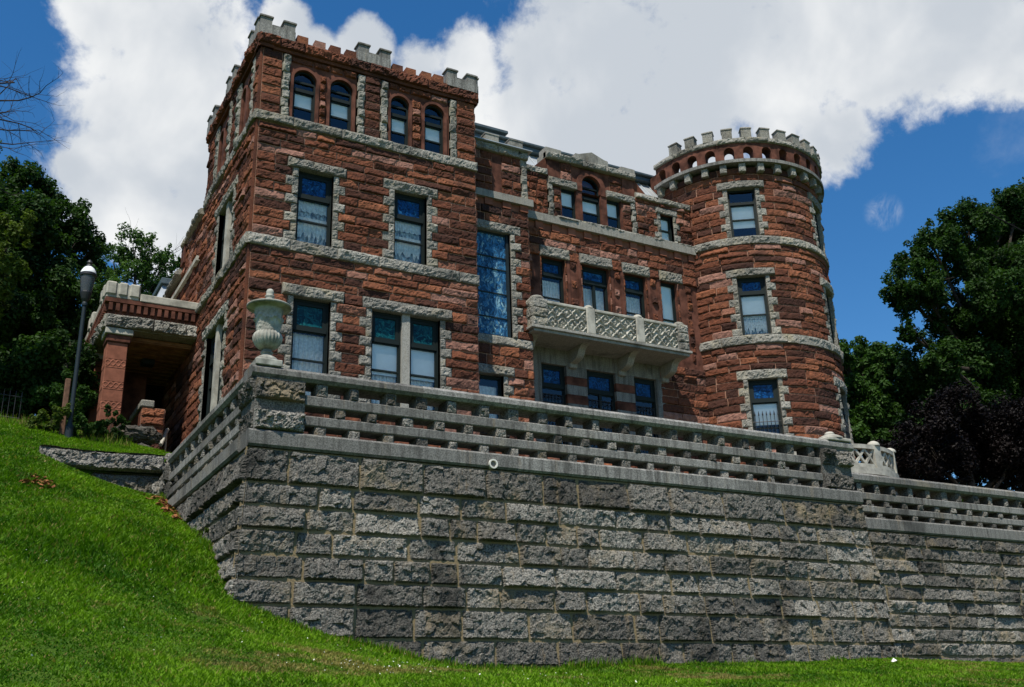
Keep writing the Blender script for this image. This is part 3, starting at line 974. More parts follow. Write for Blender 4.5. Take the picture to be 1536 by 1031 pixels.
# ---------------------------------------------------------------- stair bay with the tall stained glass window
YS, XS = 26.55, 15.6
sm = front(YS)
W = Wall(sm, 13.1, XS, rows(4.7, 9.9, 18) + [(9.9, 10.21)] + rows(10.21, 10.90, 2) + [(10.90, 11.2)] + rows(11.2, 14.82, 13) + [(14.82, 15.13)] + rows(15.13, 15.72, 2) + rows(16.2, 17.72, 5))
W.blocks += [(13.35, 14.87, 10.90, 15.14)]
a = Acc(); reveal(a, sm, 13.35, 14.87, 11.2, 14.82, .3); link('window_reveal', a, M_GRAN, castle)
W.lintel(13.2, 15.27, 14.82, 15.13)
W.lintel(13.2, XS, 10.90, 11.2, .03, .02, 'sill')
W.jambs(13.35, 14.87, 14.82, 11.2, .285, .40)
W.hole(13.4, 14.5, 8.0, 9.9, True, M_GRAN)
W.lintel(13.2, 14.89, 9.9, 10.21)
W.jambs(13.4, 14.5, 9.9, 8.0, .285)
window(castle, sm, 13.4, 14.5, 8.01, 9.89, 0.2, vm=8.95, curtain=(8.1, 9.6), seed=51)
a = Acc()
for x0, x1 in ((13.35, 13.42), (14.78, 14.87)): mbox(a, sm, x0, x1, 11.2, 14.82, -.2, -.08)
for v in (11.2, 11.85, 12.68, 13.52, 13.94, 14.75): mbox(a, sm, 13.42, 14.78, v, v + .035 + (.04 if v in (11.2, 14.75) else 0), -.19, -.12)
fr = link('stair_window', a, M_LAMP, castle)
a = Acc(); sheet(a, sm, 13.4, 14.8, 11.22, 14.8, -.15); link('stained_glass', a, M_STP, fr)
a = Acc(); mbox(a, sm, 13.2, 15.0, 11.0, 15.0, -.62, -.6); link('dark_room_beyond', a, M_ROOM, fr)
for p in (15.36,):
    W.blocks.append((p, XS, 16.2, 17.72))
    granite_stones('quoin_strip', [(p + (.04 if k % 2 else 0), XS, *r) for k, r in enumerate(rows(16.2, 17.7, 5))], lambda u, v, h: sm(u, v, h + .03), castle)
W.blocks += [(14.28, 14.62, 16.2, 17.72), (13.1, 13.45, 16.2, 17.72)]
flat_band(sm, 14.28, 14.62, 16.2, 17.72, .015, M_BROWN, 'pilaster'); flat_band(sm, 13.1, 13.45, 16.2, 17.72, .015, M_BROWN, 'pilaster')
W.build(res=0.045, lmin=.3, lmax=.8)
flat_band(sm, 13.1, XS + .15, 15.95, 16.2, .14, M_TRIM, 'flat_string_course')
def dentils(mapf, u0, u1, v0, v1):
    a = Acc(); x = u0; k = 0
    while x < u1 - .1:
        if k % 2 == 0: mbox(a, mapf, x, min(x + .3, u1), v0, v1, -.02, .07)
        x += .3 if k % 2 == 0 else .36; k += 1
    mbox(a, mapf, u0, u1, v0 - .01, v1, -.06, 0)
    link('dentil_course', a, M_PINK, castle)
dentils(sm, 13.3, XS, 15.72, 15.95)
band(sm, 13.1, XS + .02, 17.70, 17.98, .10, .06, 'coping')
flat_band(sm, 13.1, XS + .12, 17.98, 18.01, .26, M_LEAD, 'flashing', back=-.3)
for x in (13.12, 14.0, 14.92):
    merlon(sm, x, x + .5, 18.01, 18.38, -.22, 0.12, M_TRIM, 'merlon', .06, .02)
W = Wall(rightm(XS), YS, 27.5, W.rows); W.build(res=0.1, lmin=.3, lmax=.7)

# ---------------------------------------------------------------- balcony bay
YC, XT = 27.5, 23.3
bm = front(YC)
BT = XS
W = Wall(bm, BT, XT, rows(11.55, 14.80, 12) + [(14.80, 15.19)] + rows(15.19, 15.8, 2))
LB = [(16.62, 17.55, 16.55, 17.73), (18.25, 19.37, 18.16, 19.50), (20.04, 20.95, 19.95, 21.14), (21.63, 22.35, 21.59, 22.62)]
for i, (a0, a1, l0, l1) in enumerate(LB):
    v0 = 11.62 if i == 1 else 12.3
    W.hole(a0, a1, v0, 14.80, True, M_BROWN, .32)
    W.lintel(l0, l1, 14.80, 15.19, .05, .05)
    window(castle, bm, a0, a1, v0 + .01, 14.79, 0.22, style='door' if i == 1 else 'sash', vt=None if i == 3 else 14.2, vm=None if i == 1 else 13.36, blind=13.3 if i == 3 else None, curtain=(v0 + .1, 14.05) if i != 3 else (v0 + .1, 13.4), seed=60 + i)
PIER = [(15.6, 16.55), (17.62, 18.18), (19.44, 19.97), (21.02, 21.56), (22.42, 23.3)]
for i, (p, q) in enumerate(PIER):
    a, b = Acc(), Acc()
    for r in W.rows[:12]:
        W.blocks.append((p, q, *r))
    mbox(a, bm, p, q, 11.55, 14.9, -.1, 0.0)
    c0, c1 = (p + .14, q - .14) if i in (1, 2, 3) else (p + .35, q - .3)
    masonry(b, [(c0 + rng.uniform(-.05, .05), c1 + rng.uniform(-.05, .05), r[0] + .02, r[1] - .02) for k, r in enumerate(rows(11.8, 14.8, 9)) if k % 2 == 0 or i in (0, 4)], bm, .04, .05, 1.2, .012, False)
    if i in (1, 2, 3):
        mbox(a, bm, p, p + .11, 11.55, 14.9, -.1, .04); mbox(a, bm, q - .11, q, 11.55, 14.9, -.1, .04)
    link('pier_bosses', b, M_RED, link('pier', a, M_BROWN, castle))
for i, (a0, a1, l0, l1) in enumerate(LB):
    if i != 1: flat_band(bm, a0 - .08, a1 + .08, 11.55, 12.3, -.02, M_BROWN, 'apron', back=-.3)
    W.blocks.append((a0 - .1, a1 + .1, 11.5, 12.3))
W.build(res=0.042, amp=.05, lmin=.3, lmax=.9)
dentils(bm, 15.75, XT, 15.80, 16.07)
flat_band(bm, XS + .1, XT, 16.07, 16.36, .16, M_TRIM, 'flat_string_course')
band(bm, 17.3, XT, 16.33, 16.45, .10, .05, 'rough_string_course', lmin=.3, lmax=.9)
# attic storey: gabled centre with three lights
GX0, GX1 = 16.97, 20.76
W = Wall(bm, BT, XT, rows(16.43, 17.55, 4) + [(17.55, 17.8), (17.8, 17.97)])
for p, q in ((17.0, 17.56), (20.1, 20.74)): flat_band(bm, p, q, 17.5, 17.72, -.03, M_BROWN, 'lintel_bed', back=-.3)
for p, q in ((GX0, 17.22), (20.52, GX1)):
    W.blocks.append((p, q, 16.43, 17.67))
    granite_stones('quoin_strip', [(p + (.05 if k % 2 else 0), q - (0 if k % 2 else .05), *r) for k, r in enumerate(rows(16.43, 17.67, 5))], lambda u, v, h: bm(u, v, h + .05), castle)
W.blocks.append((17.5, 20.15, 16.43, 17.67)); W.blocks.append((18.0, 19.7, 17.67, 19))
W.lintel(17.01, 18.2, 17.67, 17.95, .05, .08); W.lintel(19.46, 20.72, 17.67, 17.95, .05, .08)
for p, q in ((17.5, 17.54), (18.18, 18.42), (19.23, 19.48), (20.11, 20.15)):
    flat_band(bm, p, q, 16.43, 17.75, .02, M_BROWN, 'pier', back=-.3)
for p, q in ((17.54, 18.18), (19.48, 20.11)):
    window(castle, bm, p, q, 16.45, 17.66, .16, vm=16.98, blind=17.0, stained=None)
window(castle, bm, 18.42, 19.23, 16.45, 17.97, .16, vt=17.5, vm=16.94, blind=16.98, stained=None, arch=True)
W.hole(21.87, 22.45, 16.43, 17.55, True, M_BROWN)
W.lintel(21.66, 22.66, 17.55, 17.8, .04, .04)
W.jambs(21.87, 22.45, 17.55, 16.43, .25, .3)
window(castle, bm, 21.87, 22.45, 16.45, 17.54, .18, vm=16.95, blind=16.5)
W.build(res=.04, amp=.055, lmin=.25, lmax=.6)
# wall over the three lights, with the arch cut out
a = arch_panel(Acc(), bm, 18.0, 19.7, 17.67, 18.68, [(18.42, 19.23, 17.97)], -.02, .3)
link('arched_panel', a, M_BROWN, castle)
a = arch_ring(Acc(), bm, 18.42, 19.23, 17.67, 17.97, .2, -.03, .06)
link('archivolt', a, M_BROWN, castle)
a = Acc()
masonry(a, lay(GX0, GX1, rows(17.95, 18.68, 2), [(18.02, 19.66, 17.9, 18.55), (17.0, 17.55, 17.9, 18.7), (20.2, 20.76, 17.9, 18.7)], .3, .8), bm, .04, .05)
link('wall', a, M_RED, castle)
for p in (17.0, 20.22):
    flat_band(bm, p, p + .52, 17.95, 18.68, .03, M_BROWN, 'pilaster')
# behind gable: solid, so that the free-standing top has thickness
a = Acc(); a.box(GX0, GX1, YC + .32, YC + .5, 17.6, 18.75); link('gable_back', a, M_BROWN, castle)
band(bm, GX0 - .05, GX1 + .03, 18.66, 18.90, .12, .06, 'coping')
a = Acc(); mbox(a, bm, GX0 - .05, GX1 + .03, 18.68, 18.9, -.5, .1); link('coping_bed', a, M_GRAN, castle)
for p, q in ((16.92, 17.56), (20.16, 20.77)):
    flat_band(bm, p, q, 18.9, 19.08, .12, M_TRIM, 'parapet_block', back=-.35)
a = Acc()
P = [(17.6, 18.9), (18.14, 18.9), (18.16, 19.12), (18.3, 19.12), (18.87, 19.33), (19.4, 19.14), (19.56, 19.12), (19.58, 18.9)]
for h0, h1 in ((-.1, .14),):
    fv = [mp(bm, u, v, h1) for u, v in P[1:]]; bv = [mp(bm, u, v, h0) for u, v in P[1:]]
    k = len(fv)
    a.add(fv + bv, [[i, (i + 1) % k, k + (i + 1) % k, k + i] for i in range(k)])
    a.add(fv, [[0, i, i + 1] for i in range(1, k - 1)]); a.add(bv, [[0, i + 1, i] for i in range(1, k - 1)])
link('pediment', a, M_TRIM, castle)
flat_band(bm, 17.56, 20.16, 18.9, 18.96, .08, M_TRIM, 'coping_cap', back=-.3)
band(bm, BT, GX0, 17.97, 18.2, .08, .06, 'coping', lmin=.5, lmax=.9); band(bm, GX1, XT, 17.95, 18.18, .08, .06, 'coping', lmin=.5, lmax=1.2)
for s, x in ((1, GX0), (-1, GX1)):
    a = Acc()
    pr = [mp(bm, x, 18.18, .02), mp(bm, x - s * .55, 18.18, .02), mp(bm, x, 18.72, .02), mp(bm, x, 18.18, -.3), mp(bm, x - s * .55, 18.18, -.3), mp(bm, x, 18.72, -.3)]
    a.add(pr, [[0, 1, 4, 3], [1, 2, 5, 4], [2, 0, 3, 5]]); a.add(pr, [[0, 2, 1], [3, 4, 5]])
    link('gable_shoulder', a, M_RED, castle)

# the ground floor under the balcony: dressed granite striped with red
a = Acc()
UW = [(16.44, 17.40), (18.20, 19.37), (20.13, 21.08)]
mbox(a, bm, BT + .02, 21.6, 10.92, 11.55, -.3, .03, (.6, .3, 0))
edges = [15.75] + [x for w in UW for x in w] + [21.3]
stripes = [(10.57, 10.92, 0), (10.28, 10.57, 1), (9.95, 10.28, 0), (9.64, 9.95, 1), (9.32, 9.64, 0), (9.0, 9.32, 1), (8.68, 9.0, 0), (8.36, 8.68, 1), (8.0, 8.36, 0)]
for i in range(4):
    b = Acc()
    p, q = edges[2 * i], edges[2 * i + 1]
    for k, (v0, v1, red) in enumerate(stripes):
        if i == 0: mbox(a, bm, p, q, v0, v1, -.3, .03, (.5, .3, 0)); continue
        qq = q + (.0 if i < 3 else (.14 if k % 2 == 0 else 0))
        mbox(b if red and i < 3 else a, bm, p, qq, v0 + .004, v1 - .004, -.3, .03, (.3 + .1 * (k % 3), .3, 0))
    if b.n: link('striped_pier_red', b, M_BROWN, castle)
link('striped_pier_granite', a, M_COPE, castle)
for i, (p, q) in enumerate(UW):
    fr = window(castle, bm, p, q, 8.0, 10.91, .16, vt=10.18, vm=9.2, style='door' if i == 1 else 'sash')
    g = Acc()
    y_ = YC + .10
    for k in range(7):
        x = p + .1 + (q - p - .2) * k / 6
        g.tube([(x, y_, 8.0), (x, y_, 9.9)], [.012, .012], 6)
        if k < 6:
            for zc in (9.78, 9.5):
                t = np.linspace(0, 5.6, 14)
                rr = .062 * (1 - t / 9)
                g.tube([(x + (q - p - .2) / 12 + rr[j] * math.cos(t[j]), y_, zc + rr[j] * math.sin(t[j])) for j in range(14)], [.009] * 14, 5)
    for z in (9.9, 9.62, 8.6): g.tube([(p + .05, y_, z), (q - .05, y_, z)], [.014, .014], 6)
    link('iron_grille', g, M_IRON, fr)
a = Acc()
masonry(a, lay(21.26, XT, LOW[11:] + rows(10.95, 11.55, 2), [], .5, .9), front(YC - .005), .06, .05)
masonry(a, lay(BT, XT, LOW[:11], [], .6, 1.2), front(YC - .004), .12, .05)
link('wall', a, M_RED, castle)

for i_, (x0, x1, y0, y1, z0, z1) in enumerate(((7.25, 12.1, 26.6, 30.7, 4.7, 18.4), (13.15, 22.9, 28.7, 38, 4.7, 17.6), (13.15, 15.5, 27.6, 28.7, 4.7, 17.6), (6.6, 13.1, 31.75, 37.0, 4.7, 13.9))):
    a = Acc(); a.box(x0, x1, y0, y1, z0, z1); link('sky_leak_block', a, M_ROOM, castle)  # added dark boxes inside the house, block sky leaking through the walls
# ---------------------------------------------------------------- balcony
BY = 26.17
a = Acc()
a.cbox(15.36, 21.70, BY - .05, YC + .02, 11.54, 11.63, .012, (.9, .2, 0))
a.cbox(15.46, 21.62, BY + .02, YC + .02, 11.44, 11.54, .012, (.6, .6, 0))
bal = link('balcony', a, M_TRIM, castle)
for x, w in ((15.70, .56), (17.63, .34), (19.6, .34), (21.39, .44)):
    a = Acc()
    z1 = 12.58
    if w > .4:
        x0, x1 = x - w / 2, x + w / 2
        f_ = front(BY)
        masonry(a, [(x0, x1, 11.63, 11.93), (x0, x1, 11.93, 12.25), (x0, x1, 12.25, 12.58)], f_, .035, .035, 1.2, .008, False)
        masonry(a, [(-BY - .5, -BY, 11.63, 11.93), (-BY - .5, -BY, 11.93, 12.25), (-BY - .5, -BY, 12.25, 12.58)], leftm(x0), .035, .035, 1.2, .008, False)
        a.box(x0 + .005, x1 - .005, BY + .005, BY + .5, 11.63, 12.57)
        a.lathe((x, BY + .22, 12.58), [(w * .46, 0), (w * .45, .05), (w * .34, .11), (w * .15, .15), (0.001, .16)], 20)
    else:
        a.cbox(x - w / 2, x + w / 2, BY - .02, BY + .3, 11.63, 12.56, .03)
        a.lathe((x, BY + .14, 12.56), [(w * .5, 0), (w * .46, .05), (w * .3, .1), (0.001, .12)], 20)
    link('post', a, M_PALE if w < .4 else M_GRAN, bal)
def relief(U, V, u0, u1, v0, v1):
    """carved strapwork: lozenges with bosses"""
    n_ = round((u1 - u0) / .36)
    p = (U - u0) / (u1 - u0) * n_
    q = (V - v0) / (v1 - v0) * 2
    sh = np.where(np.floor(q) % 2 == 0, 0.0, .5)
    cx, cy = ((p + sh) % 1) - .5, (q % 1) - .5
    rr, an = np.hypot(cx, cy), np.arctan2(cy, cx)
    lace = np.exp(-((rr - .40 - .05 * np.cos(4 * an)) / .075) ** 2)
    boss = np.clip(1 - rr / (.19 + .07 * np.cos(4 * an + .8)), 0, 1) ** .45
    ii, jj = (U * 130).astype(int) % NF, (V * 130).astype(int) % NF
    return .07 * np.maximum(lace, .85 * boss) + .014 * FAC2[ii, jj] + .008 * FBM[ii, jj]
for x0, x1 in ((15.99, 17.45), (17.81, 19.42), (19.78, 21.16)):
    a = Acc()
    us, vs = np.linspace(x0, x1, int((x1 - x0) / .018)), np.linspace(11.66, 12.43, 44)
    U, V = np.meshgrid(us, vs)
    a.grid(front(BY + .07)(U, V, relief(U, V, x0, x1, 11.66, 12.43)), (.9, .3, 0))
    a.box(x0, x1, BY + .075, BY + .2, 11.63, 12.45)
    link('carved_panel', a, M_PALE, bal)
    a = Acc(); a.cbox(x0, x1, BY - .01, BY + .24, 12.44, 12.54, .02); link('hand_rail', a, M_PALE, bal)
for x in (15.72, 17.62, 19.6, 21.42):
    a = Acc()
    t = np.linspace(0, 1, 15)
    yy = YC - .02 - (YC - BY - .12) * np.clip(t ** .9 + .10 * np.sin(t * 6.28), 0, 1.1)
    zz = 10.98 + (11.46 - 10.98) * t ** 1.0 - .05 * np.sin(t * 6.28)
    prof = [(yy[i], zz[i]) for i in range(15)]
    n_ = len(prof)
    V_ = [(x - .13, y, z) for y, z in prof] + [(x + .13, y, z) for y, z in prof] + [(x - .13, max(y, BY + .1), 11.47) for y, z in prof] + [(x + .13, max(y, BY + .1), 11.47) for y, z in prof]
    F_ = []
    for i in range(n_ - 1):
        F_ += [[i, i + 1, n_ + i + 1, n_ + i], [i, 2 * n_ + i, 2 * n_ + i + 1, i + 1], [n_ + i, n_ + i + 1, 3 * n_ + i + 1, 3 * n_ + i]]
    F_.append([n_ - 1, 2 * n_ - 1, 4 * n_ - 1, 3 * n_ - 1])
    a.add(V_, F_, (.7, .4, 0))
    a.cbox(x - .15, x + .15, YC - .16, YC, 10.84, 11.02, .03)
    link('bracket', a, M_TRIM, bal)

# ---------------------------------------------------------------- round tower
CX, CY, RT = 26.5, 28.7, 3.4
om = roundm(CX, CY, RT)
UA, UB = rad(-95) * RT, rad(95) * RT
RTOP = rows(16.47, 18.47, 7) + [(18.47, 18.79)] + rows(18.79, 19.35, 2)
W = Wall(om, UA, UB, LOW + GLIN + ABOVE0 + MIDR + MLIN + ABOVE1 + RTOP, .35)
hw = rad(8.6)
for c in (-35.0, 32.0):
    for (v0, v1, vl, kind) in ((8.3, 10.95, 11.29, 0), (12.6, 14.88, 15.19, 1), (16.5, 18.47, 18.79, 2)):
        u0, u1 = (rad(c) - hw) * RT, (rad(c) + hw) * RT
        W.hole(u0, u1, v0, v1, True, M_GRAN)
        W.lintel(u0 - .37, u1 + .37, v1, vl)
        W.jambs(u0, u1, v1, v0, .285 if kind < 2 else (v1 - v0) / 7)
        k = RT * math.cos(hw)
        pm = planem((CX + k * math.sin(rad(c)), CY - k * math.cos(rad(c))), rad(c))
        hh = RT * math.sin(hw) - .012
        lab = None
        if kind == 0:
            fr = window(castle, pm, -hh, hh, v0 + .01, v1 - .01, .16, vt=10.17, vm=9.2, blind=9.35, stained=M_STB)
            g = Acc()
            for i in range(7):
                x = -hh + .1 + (2 * hh - .2) * i / 6
                b0, b1 = mp(pm, x, v0, -.02), mp(pm, x, 9.62, -.02)
                g.tube([b0, b1, mp(pm, x, 9.64, -.02), mp(pm, x, 9.70, -.02), mp(pm, x, 9.80, -.02)], [.012, .012, .028, .02, .003], 6)
            for z in (9.4, 8.9): g.tube([mp(pm, -hh, z, -.02), mp(pm, hh, z, -.02)], [.014, .014], 6)
            link('iron_grille', g, M_IRON, fr)
        elif kind == 1:
            window(castle, pm, -hh, hh, v0 + .01, v1 - .01, .16, vt=14.25, vm=13.42, blind=13.4, curtain=(12.75, 13.6), lace=True, seed=71)
        else:
            window(castle, pm, -hh, hh, v0 + .01, v1 - .01, .16, vt=17.9, vm=17.24, blind=16.95, stained=None)
W.blocks += [(UA - 1, UB + 1, 12.26, 12.60), (UA - 1, UB + 1, 16.16, 16.47)]
W.build(rws=[r for r in W.rows if r[0] > 8.2], res=.045)
W.build(rws=[r for r in W.rows if r[0] <= 8.2], res=.1, name='wall_foot')
band(om, UA, UB, 12.26, 12.60, .06, .05, sub=.2)
band(om, UA, UB, 16.16, 16.47, .06, .05, sub=.2)
a = Acc(); a.lathe((CX, CY, 4.7), [(2.2, 0), (2.2, 14.4), (.01, 14.41)], 32); link('sky_leak_block', a, M_ROOM, castle)  # added dark cylinder inside the tower, keeps leaking sky out
# machicolated gallery
STEP = 2 * math.pi / 32
OFF = rad(-33.1)
for k in range(-6, 14):
    c = OFF + k * STEP
    if abs(math.degrees((c + math.pi) % (2 * math.pi) - math.pi)) < 93:
        u = c * RT
        a = Acc()
        masonry(a, [(u - .125, u + .125, 19.08, 19.44)], lambda uu, v, h: om(uu, v, h + .22), .035, .03, 1.1, .01, False)
        mbox(a, om, u - .12, u + .12, 19.09, 19.44, -.05, .22, (.6, .4, 0))
        link('corbel', a, M_GRAN, castle)
RG = 3.66
gm = roundm(CX, CY, RG)
GA0, GA1 = OFF - rad(1.2) - 5 * STEP + 0.0, OFF - rad(1.2) + 11.5 * STEP
GA0 = OFF - rad(1.2) - 5 * STEP
g0_, g1_ = GA0 * RG, rad(95) * RG
a = Acc(); mbox(a, gm, g0_ - .1, g1_ + .1, 19.44, 19.57, -.5, .07, (.6, .3, 0), 60); link('gallery_ledge', a, M_COPE, castle)
a, b = Acc(), Acc()
hwid = .19
KS = [k for k in range(-4, 13) if (OFF - rad(1.2) + k * STEP) < rad(97)]
for k in KS:
    c = (OFF - rad(1.2) + k * STEP - STEP / 2) * RG
    h_ = STEP * RG / 2
    arch_panel(a, gm, c - h_, c + h_, 19.56, 20.30, [(c - hwid, c + hwid, 19.92)], 0, .44)
    arch_panel(b, roundm(CX, CY, RG - .44), (c - h_) * (RG - .44) / RG, (c + h_) * (RG - .44) / RG, 19.56, 20.30, [((c - hwid) * (RG - .44) / RG, (c + hwid) * (RG - .44) / RG, 19.92)], 0, 0)
for e_ in (OFF - rad(1.2) + (KS[0] - 1) * STEP, OFF - rad(1.2) + KS[-1] * STEP):
    P_ = [(CX + r_ * math.sin(e_), CY - r_ * math.cos(e_), z_) for r_ in (RG, RG - .44) for z_ in (19.5, 20.35)]
    a.quad(P_[0], P_[2], P_[3], P_[1])
ea, eb = OFF - rad(1.2) + (KS[0] - 1) * STEP, OFF - rad(1.2) + KS[-1] * STEP
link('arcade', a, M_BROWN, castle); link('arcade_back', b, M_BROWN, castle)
a = Acc(); a.box(CX - RG * .93, CX + RG * .93, CY + .35, CY + .75, 17.5, 20.3); link('tower_back', a, M_BROWN, castle)
a = Acc(); mbox(a, gm, g0_ - .04, g1_ + .04, 20.28, 20.47, -.48, .04, (.6, .3, 0), 60)
masonry(a, lay(g0_ - .05, g1_ + .05, [(20.29, 20.49)], [], .8, 1.3), lambda u, v, h: gm(u, v, h + .04), .05, .05, 1, .006, False)
link('coping', a, M_GRAN, castle)
for k in range(-4, 11):
    c = (OFF + rad(4.2) + k * STEP) * RG
    merlon(gm, c - .19, c + .19, 20.47, 20.93, -.26, .07, M_GRAN, 'merlon', .08, .025)
a = Acc(); a.lathe((CX, CY + .2, 19.3), [(3.2, 0), (3.2, .15), (.01, .16)], 48); link('gallery_deck', a, M_DARKM, castle)

# ---------------------------------------------------------------- main roof, lantern and the wing on the left
a = Acc()
for x0, x1 in ((13.2, 24.4),):
    n = 26
    for i in range(n):
        p, q = x0 + (x1 - x0) * i / n, x0 + (x1 - x0) * (i + 1) / n
        a.quad((p, 27.95, 17.9), (q, 27.95, 17.9), (q, 29.75, 20.16), (p, 29.75, 20.16))
        a.tube([(q, 27.93, 17.9), (q, 29.73, 20.17)], [.022, .022], 5)
    a.quad((x1, 27.95, 17.9), (x1 + .0, 36, 17.9), (x1, 36, 20.16), (x1, 29.75, 20.16))
rf = link('roof', a, M_LEAD, castle)
a = Acc(); a.cbox(13.2, 24.5, 29.5, 38, 20.16, 20.36, .03); a.cbox(13.2, 24.6, 29.38, 38.1, 20.36, 20.46, .02); link('roof_edge', a, M_DARKM, rf)
a = Acc(); a.box(13.3, 16.2, 30.0, 33, 20.4, 20.85); link('lantern', a, M_LEAD, rf)
a = Acc(); a.cbox(13.0, 16.75, 29.75, 33.5, 20.85, 20.98, .02); link('lantern_roof', a, M_DARKM, rf)
a = Acc(); a.box(13.1, 24, 27.9, 40, 17.6, 17.85); a.box(6.4, 13.2, 31.6, 44, 13.9, 14.1); link('roof_deck', a, M_DARKM, castle)
WR = rows(4.7, 16.0, 40)
for y0, y1, zt in ((YB, 34.7, 16.0), (34.7, 37.6, 15.0), (37.6, 44, 13.6)):
    W = Wall(lm, -y1, -y0, [r for r in WR if r[1] <= zt + .05])
    W.build(res=.07, lmin=.4, lmax=1.0)
    band(lm, -y1, -y0, zt, zt + .22, .12, .06, 'coping', lmin=.6, lmax=1.2)
    a = Acc(); a.box(XL + .02, XL + .5, y0, y1, zt - .4, zt + .2); link('parapet', a, M_BROWN, castle)
flat_band(lm, -36.2, -31.75, 14.34, 14.50, .14, M_PALE, 'flat_string_course')
flat_band(lm, -34.75, -34.25, 15.3, 16.0, .10, M_BROWN, 'pilaster')
a = Acc()
V_ = [(6.12, 40, 15.9), (9.6, 40, 15.9), (9.6, 45, 15.9), (6.12, 45, 15.9), (6.42, 40.3, 16.85), (9.2, 40.3, 16.85), (9.2, 44.6, 16.85), (6.42, 44.6, 16.85)]
a.add(V_, [[0, 1, 5, 4], [1, 2, 6, 5], [2, 3, 7, 6], [3, 0, 4, 7], [4, 5, 6, 7]])
for t in (.25, .5, .75): a.tube([(6.12 + 3.48 * t, 39.98, 15.9), (6.42 + 2.78 * t, 40.28, 16.85)], [.03, .03], 5)
sk = link('skylight', a, M_LEAD, castle)
a = Acc(); a.box(6.12, 9.6, 40, 45, 13.9, 15.9); link('skylight_kerb', a, M_LEAD, sk)
a = Acc(); a.cbox(6.33, 9.35, 40.15, 44.7, 16.85, 17.12, .03); link('skylight_cap', a, M_DARKM, sk)

# ---------------------------------------------------------------- porch
PX0, PY0, PY1 = 3.45, 31.3, 36.0
pm = front(PY0)
a = Acc()
a.cbox(PX0 + .9, XL, PY0 - .12, PY0 + .3, 12.37, 12.62, .02, (.9, .3, 0))
a.cbox(PX0 - .1, PX0 + .3, PY0 + .3, PY1, 12.37, 12.62, .02, (.9, .3, 0))
a.box(PX0 + .2, XL, PY0 + .2, PY1, 12.2, 12.45)
por = link('porch_roof', a, M_PALE, castle)
a = Acc()
for x0, x1 in ((3.34, 3.66), (3.70, 3.98), (4.02, 4.34)):
    a.cbox(x0, x1, PY0 - .15, PY0 + .30, 12.45, 12.9, .05, (.9, .2, 0))
a.cbox(3.36, 4.32, PY0 - .10, PY0 + .25, 12.37, 12.86, .03, (.7, .2, 0))
link('corner_block', a, M_PALE, por)
for y0, y1 in ((31.5, 31.8), (31.95, 32.25), (34.0, 34.4), (34.55, 34.95)):
    a = Acc(); a.cbox(3.30, 3.7, y0, y1, 12.45, 12.9, .05); link('parapet_block', a, M_PALE, por)
a = Acc()
a.box(PX0 + .02, XL, PY0 + .02, PY0 + .5, 11.84, 12.38); a.box(PX0 + .02, PX0 + .5, PY0 + .5, PY1, 11.84, 12.38)
for k in range(14):
    x = PX0 + .02 + .205 * k
    a.box(x, x + .11, PY0 - .09, PY0 + .03, 11.98, 12.22)
for k in range(22):
    y = PY0 + .1 + .205 * k
    a.box(PX0 - .09, PX0 + .03, y, y + .11, 11.98, 12.22)
a.box(PX0 - .1, XL, PY0 - .1, PY0 + .4, 12.24, 12.375); a.box(PX0 - .1, PX0 + .4, PY0 + .4, PY1, 12.24, 12.375)
link('dentil_cornice', a, M_BROWN, por)
a = Acc()
masonry(a, lay(PX0, XL, rows(11.45, 11.86, 1), [], .8, 1.4), lambda u, v, h: pm(u, v, h + .03), .035, .07, 1.3, .006, False)
masonry(a, lay(-PY1, -PY0, rows(11.45, 11.86, 1), [], .8, 1.4), lambda u, v, h: leftm(PX0)(u, v, h + .03), .04, .07, 1.3, .006, False)
a.box(PX0, XL, PY0, PY0 + .55, 11.43, 11.87); a.box(PX0, PX0 + .55, PY0 + .55, PY1, 11.43, 11.87)
link('architrave', a, M_GRAN, por)
def porch_column(y0, y1):
    a = Acc()
    x0, x1 = 3.56, 4.16
    a.cbox(x0, x1, y0, y1, 7.3, 11.0, .02)
    for z0, z1 in ((10.2, 10.48), (9.52, 9.78), (8.9, 9.16)):
        nu = 60
        for f_, p, q in ((front(y0), x0, x1), (leftm(x0), -y1, -y0)):
            us, vs = np.linspace(p + .02, q - .02, nu), np.linspace(z0, z1, 24)
            U, V = np.meshgrid(us, vs)
            t = (U - p) / .15
            vv = (V - z0) / (z1 - z0) * 2 - 1
            h = .012 * np.exp(-((np.abs(vv) - .62 * np.abs(np.sin(t * 3.14))) / .22) ** 2) + .008 * (np.abs(vv) > .86)
            a.grid(f_(U, V, h))
    c = link('column', a, M_PINK, por)
    a = Acc(); a.cbox(x0 - .04, x1 + .06, y0 - .05, y1 + .05, 11.0, 11.24, .03); link('carved_capital', a, M_BROWN, c)
    a = Acc(); a.cbox(x0 - .10, x1 + .11, y0 - .11, y1 + .11, 11.24, 11.43, .02); link('abacus', a, M_PALE, c)
    a = Acc(); a.cbox(x0 - .05, x1 + .05, y0 - .05, y1 + .05, 7.0, 8.5, .02); link('plinth', a, M_BROWN, c)
porch_column(31.36, 31.98); porch_column(33.92, 34.55)
a = Acc()
a.box(PX0 + .5, XL, PY0 + .5, PY1, 11.30, 11.40)
for k in range(12): a.box(PX0 + .5, XL, PY0 + .55 + .38 * k, PY0 + .60 + .38 * k, 11.265, 11.301)
link('board_ceiling', a, M_WOODC, por)
a = Acc(); a.cbox(4.9, 5.3, 33.3, 33.7, 11.1, 11.28, .03); link('ceiling_light', a, M_LAMP, por)
a = Acc()
masonry(a, lay(4.74, 5.42, rows(7.2, 9.1, 7), [], .3, .7), front(31.45), .035, .05)
masonry(a, lay(31.5, 33.4, rows(7.2, 9.1, 7), [], .4, .8), rightm(5.42), .05, .05)
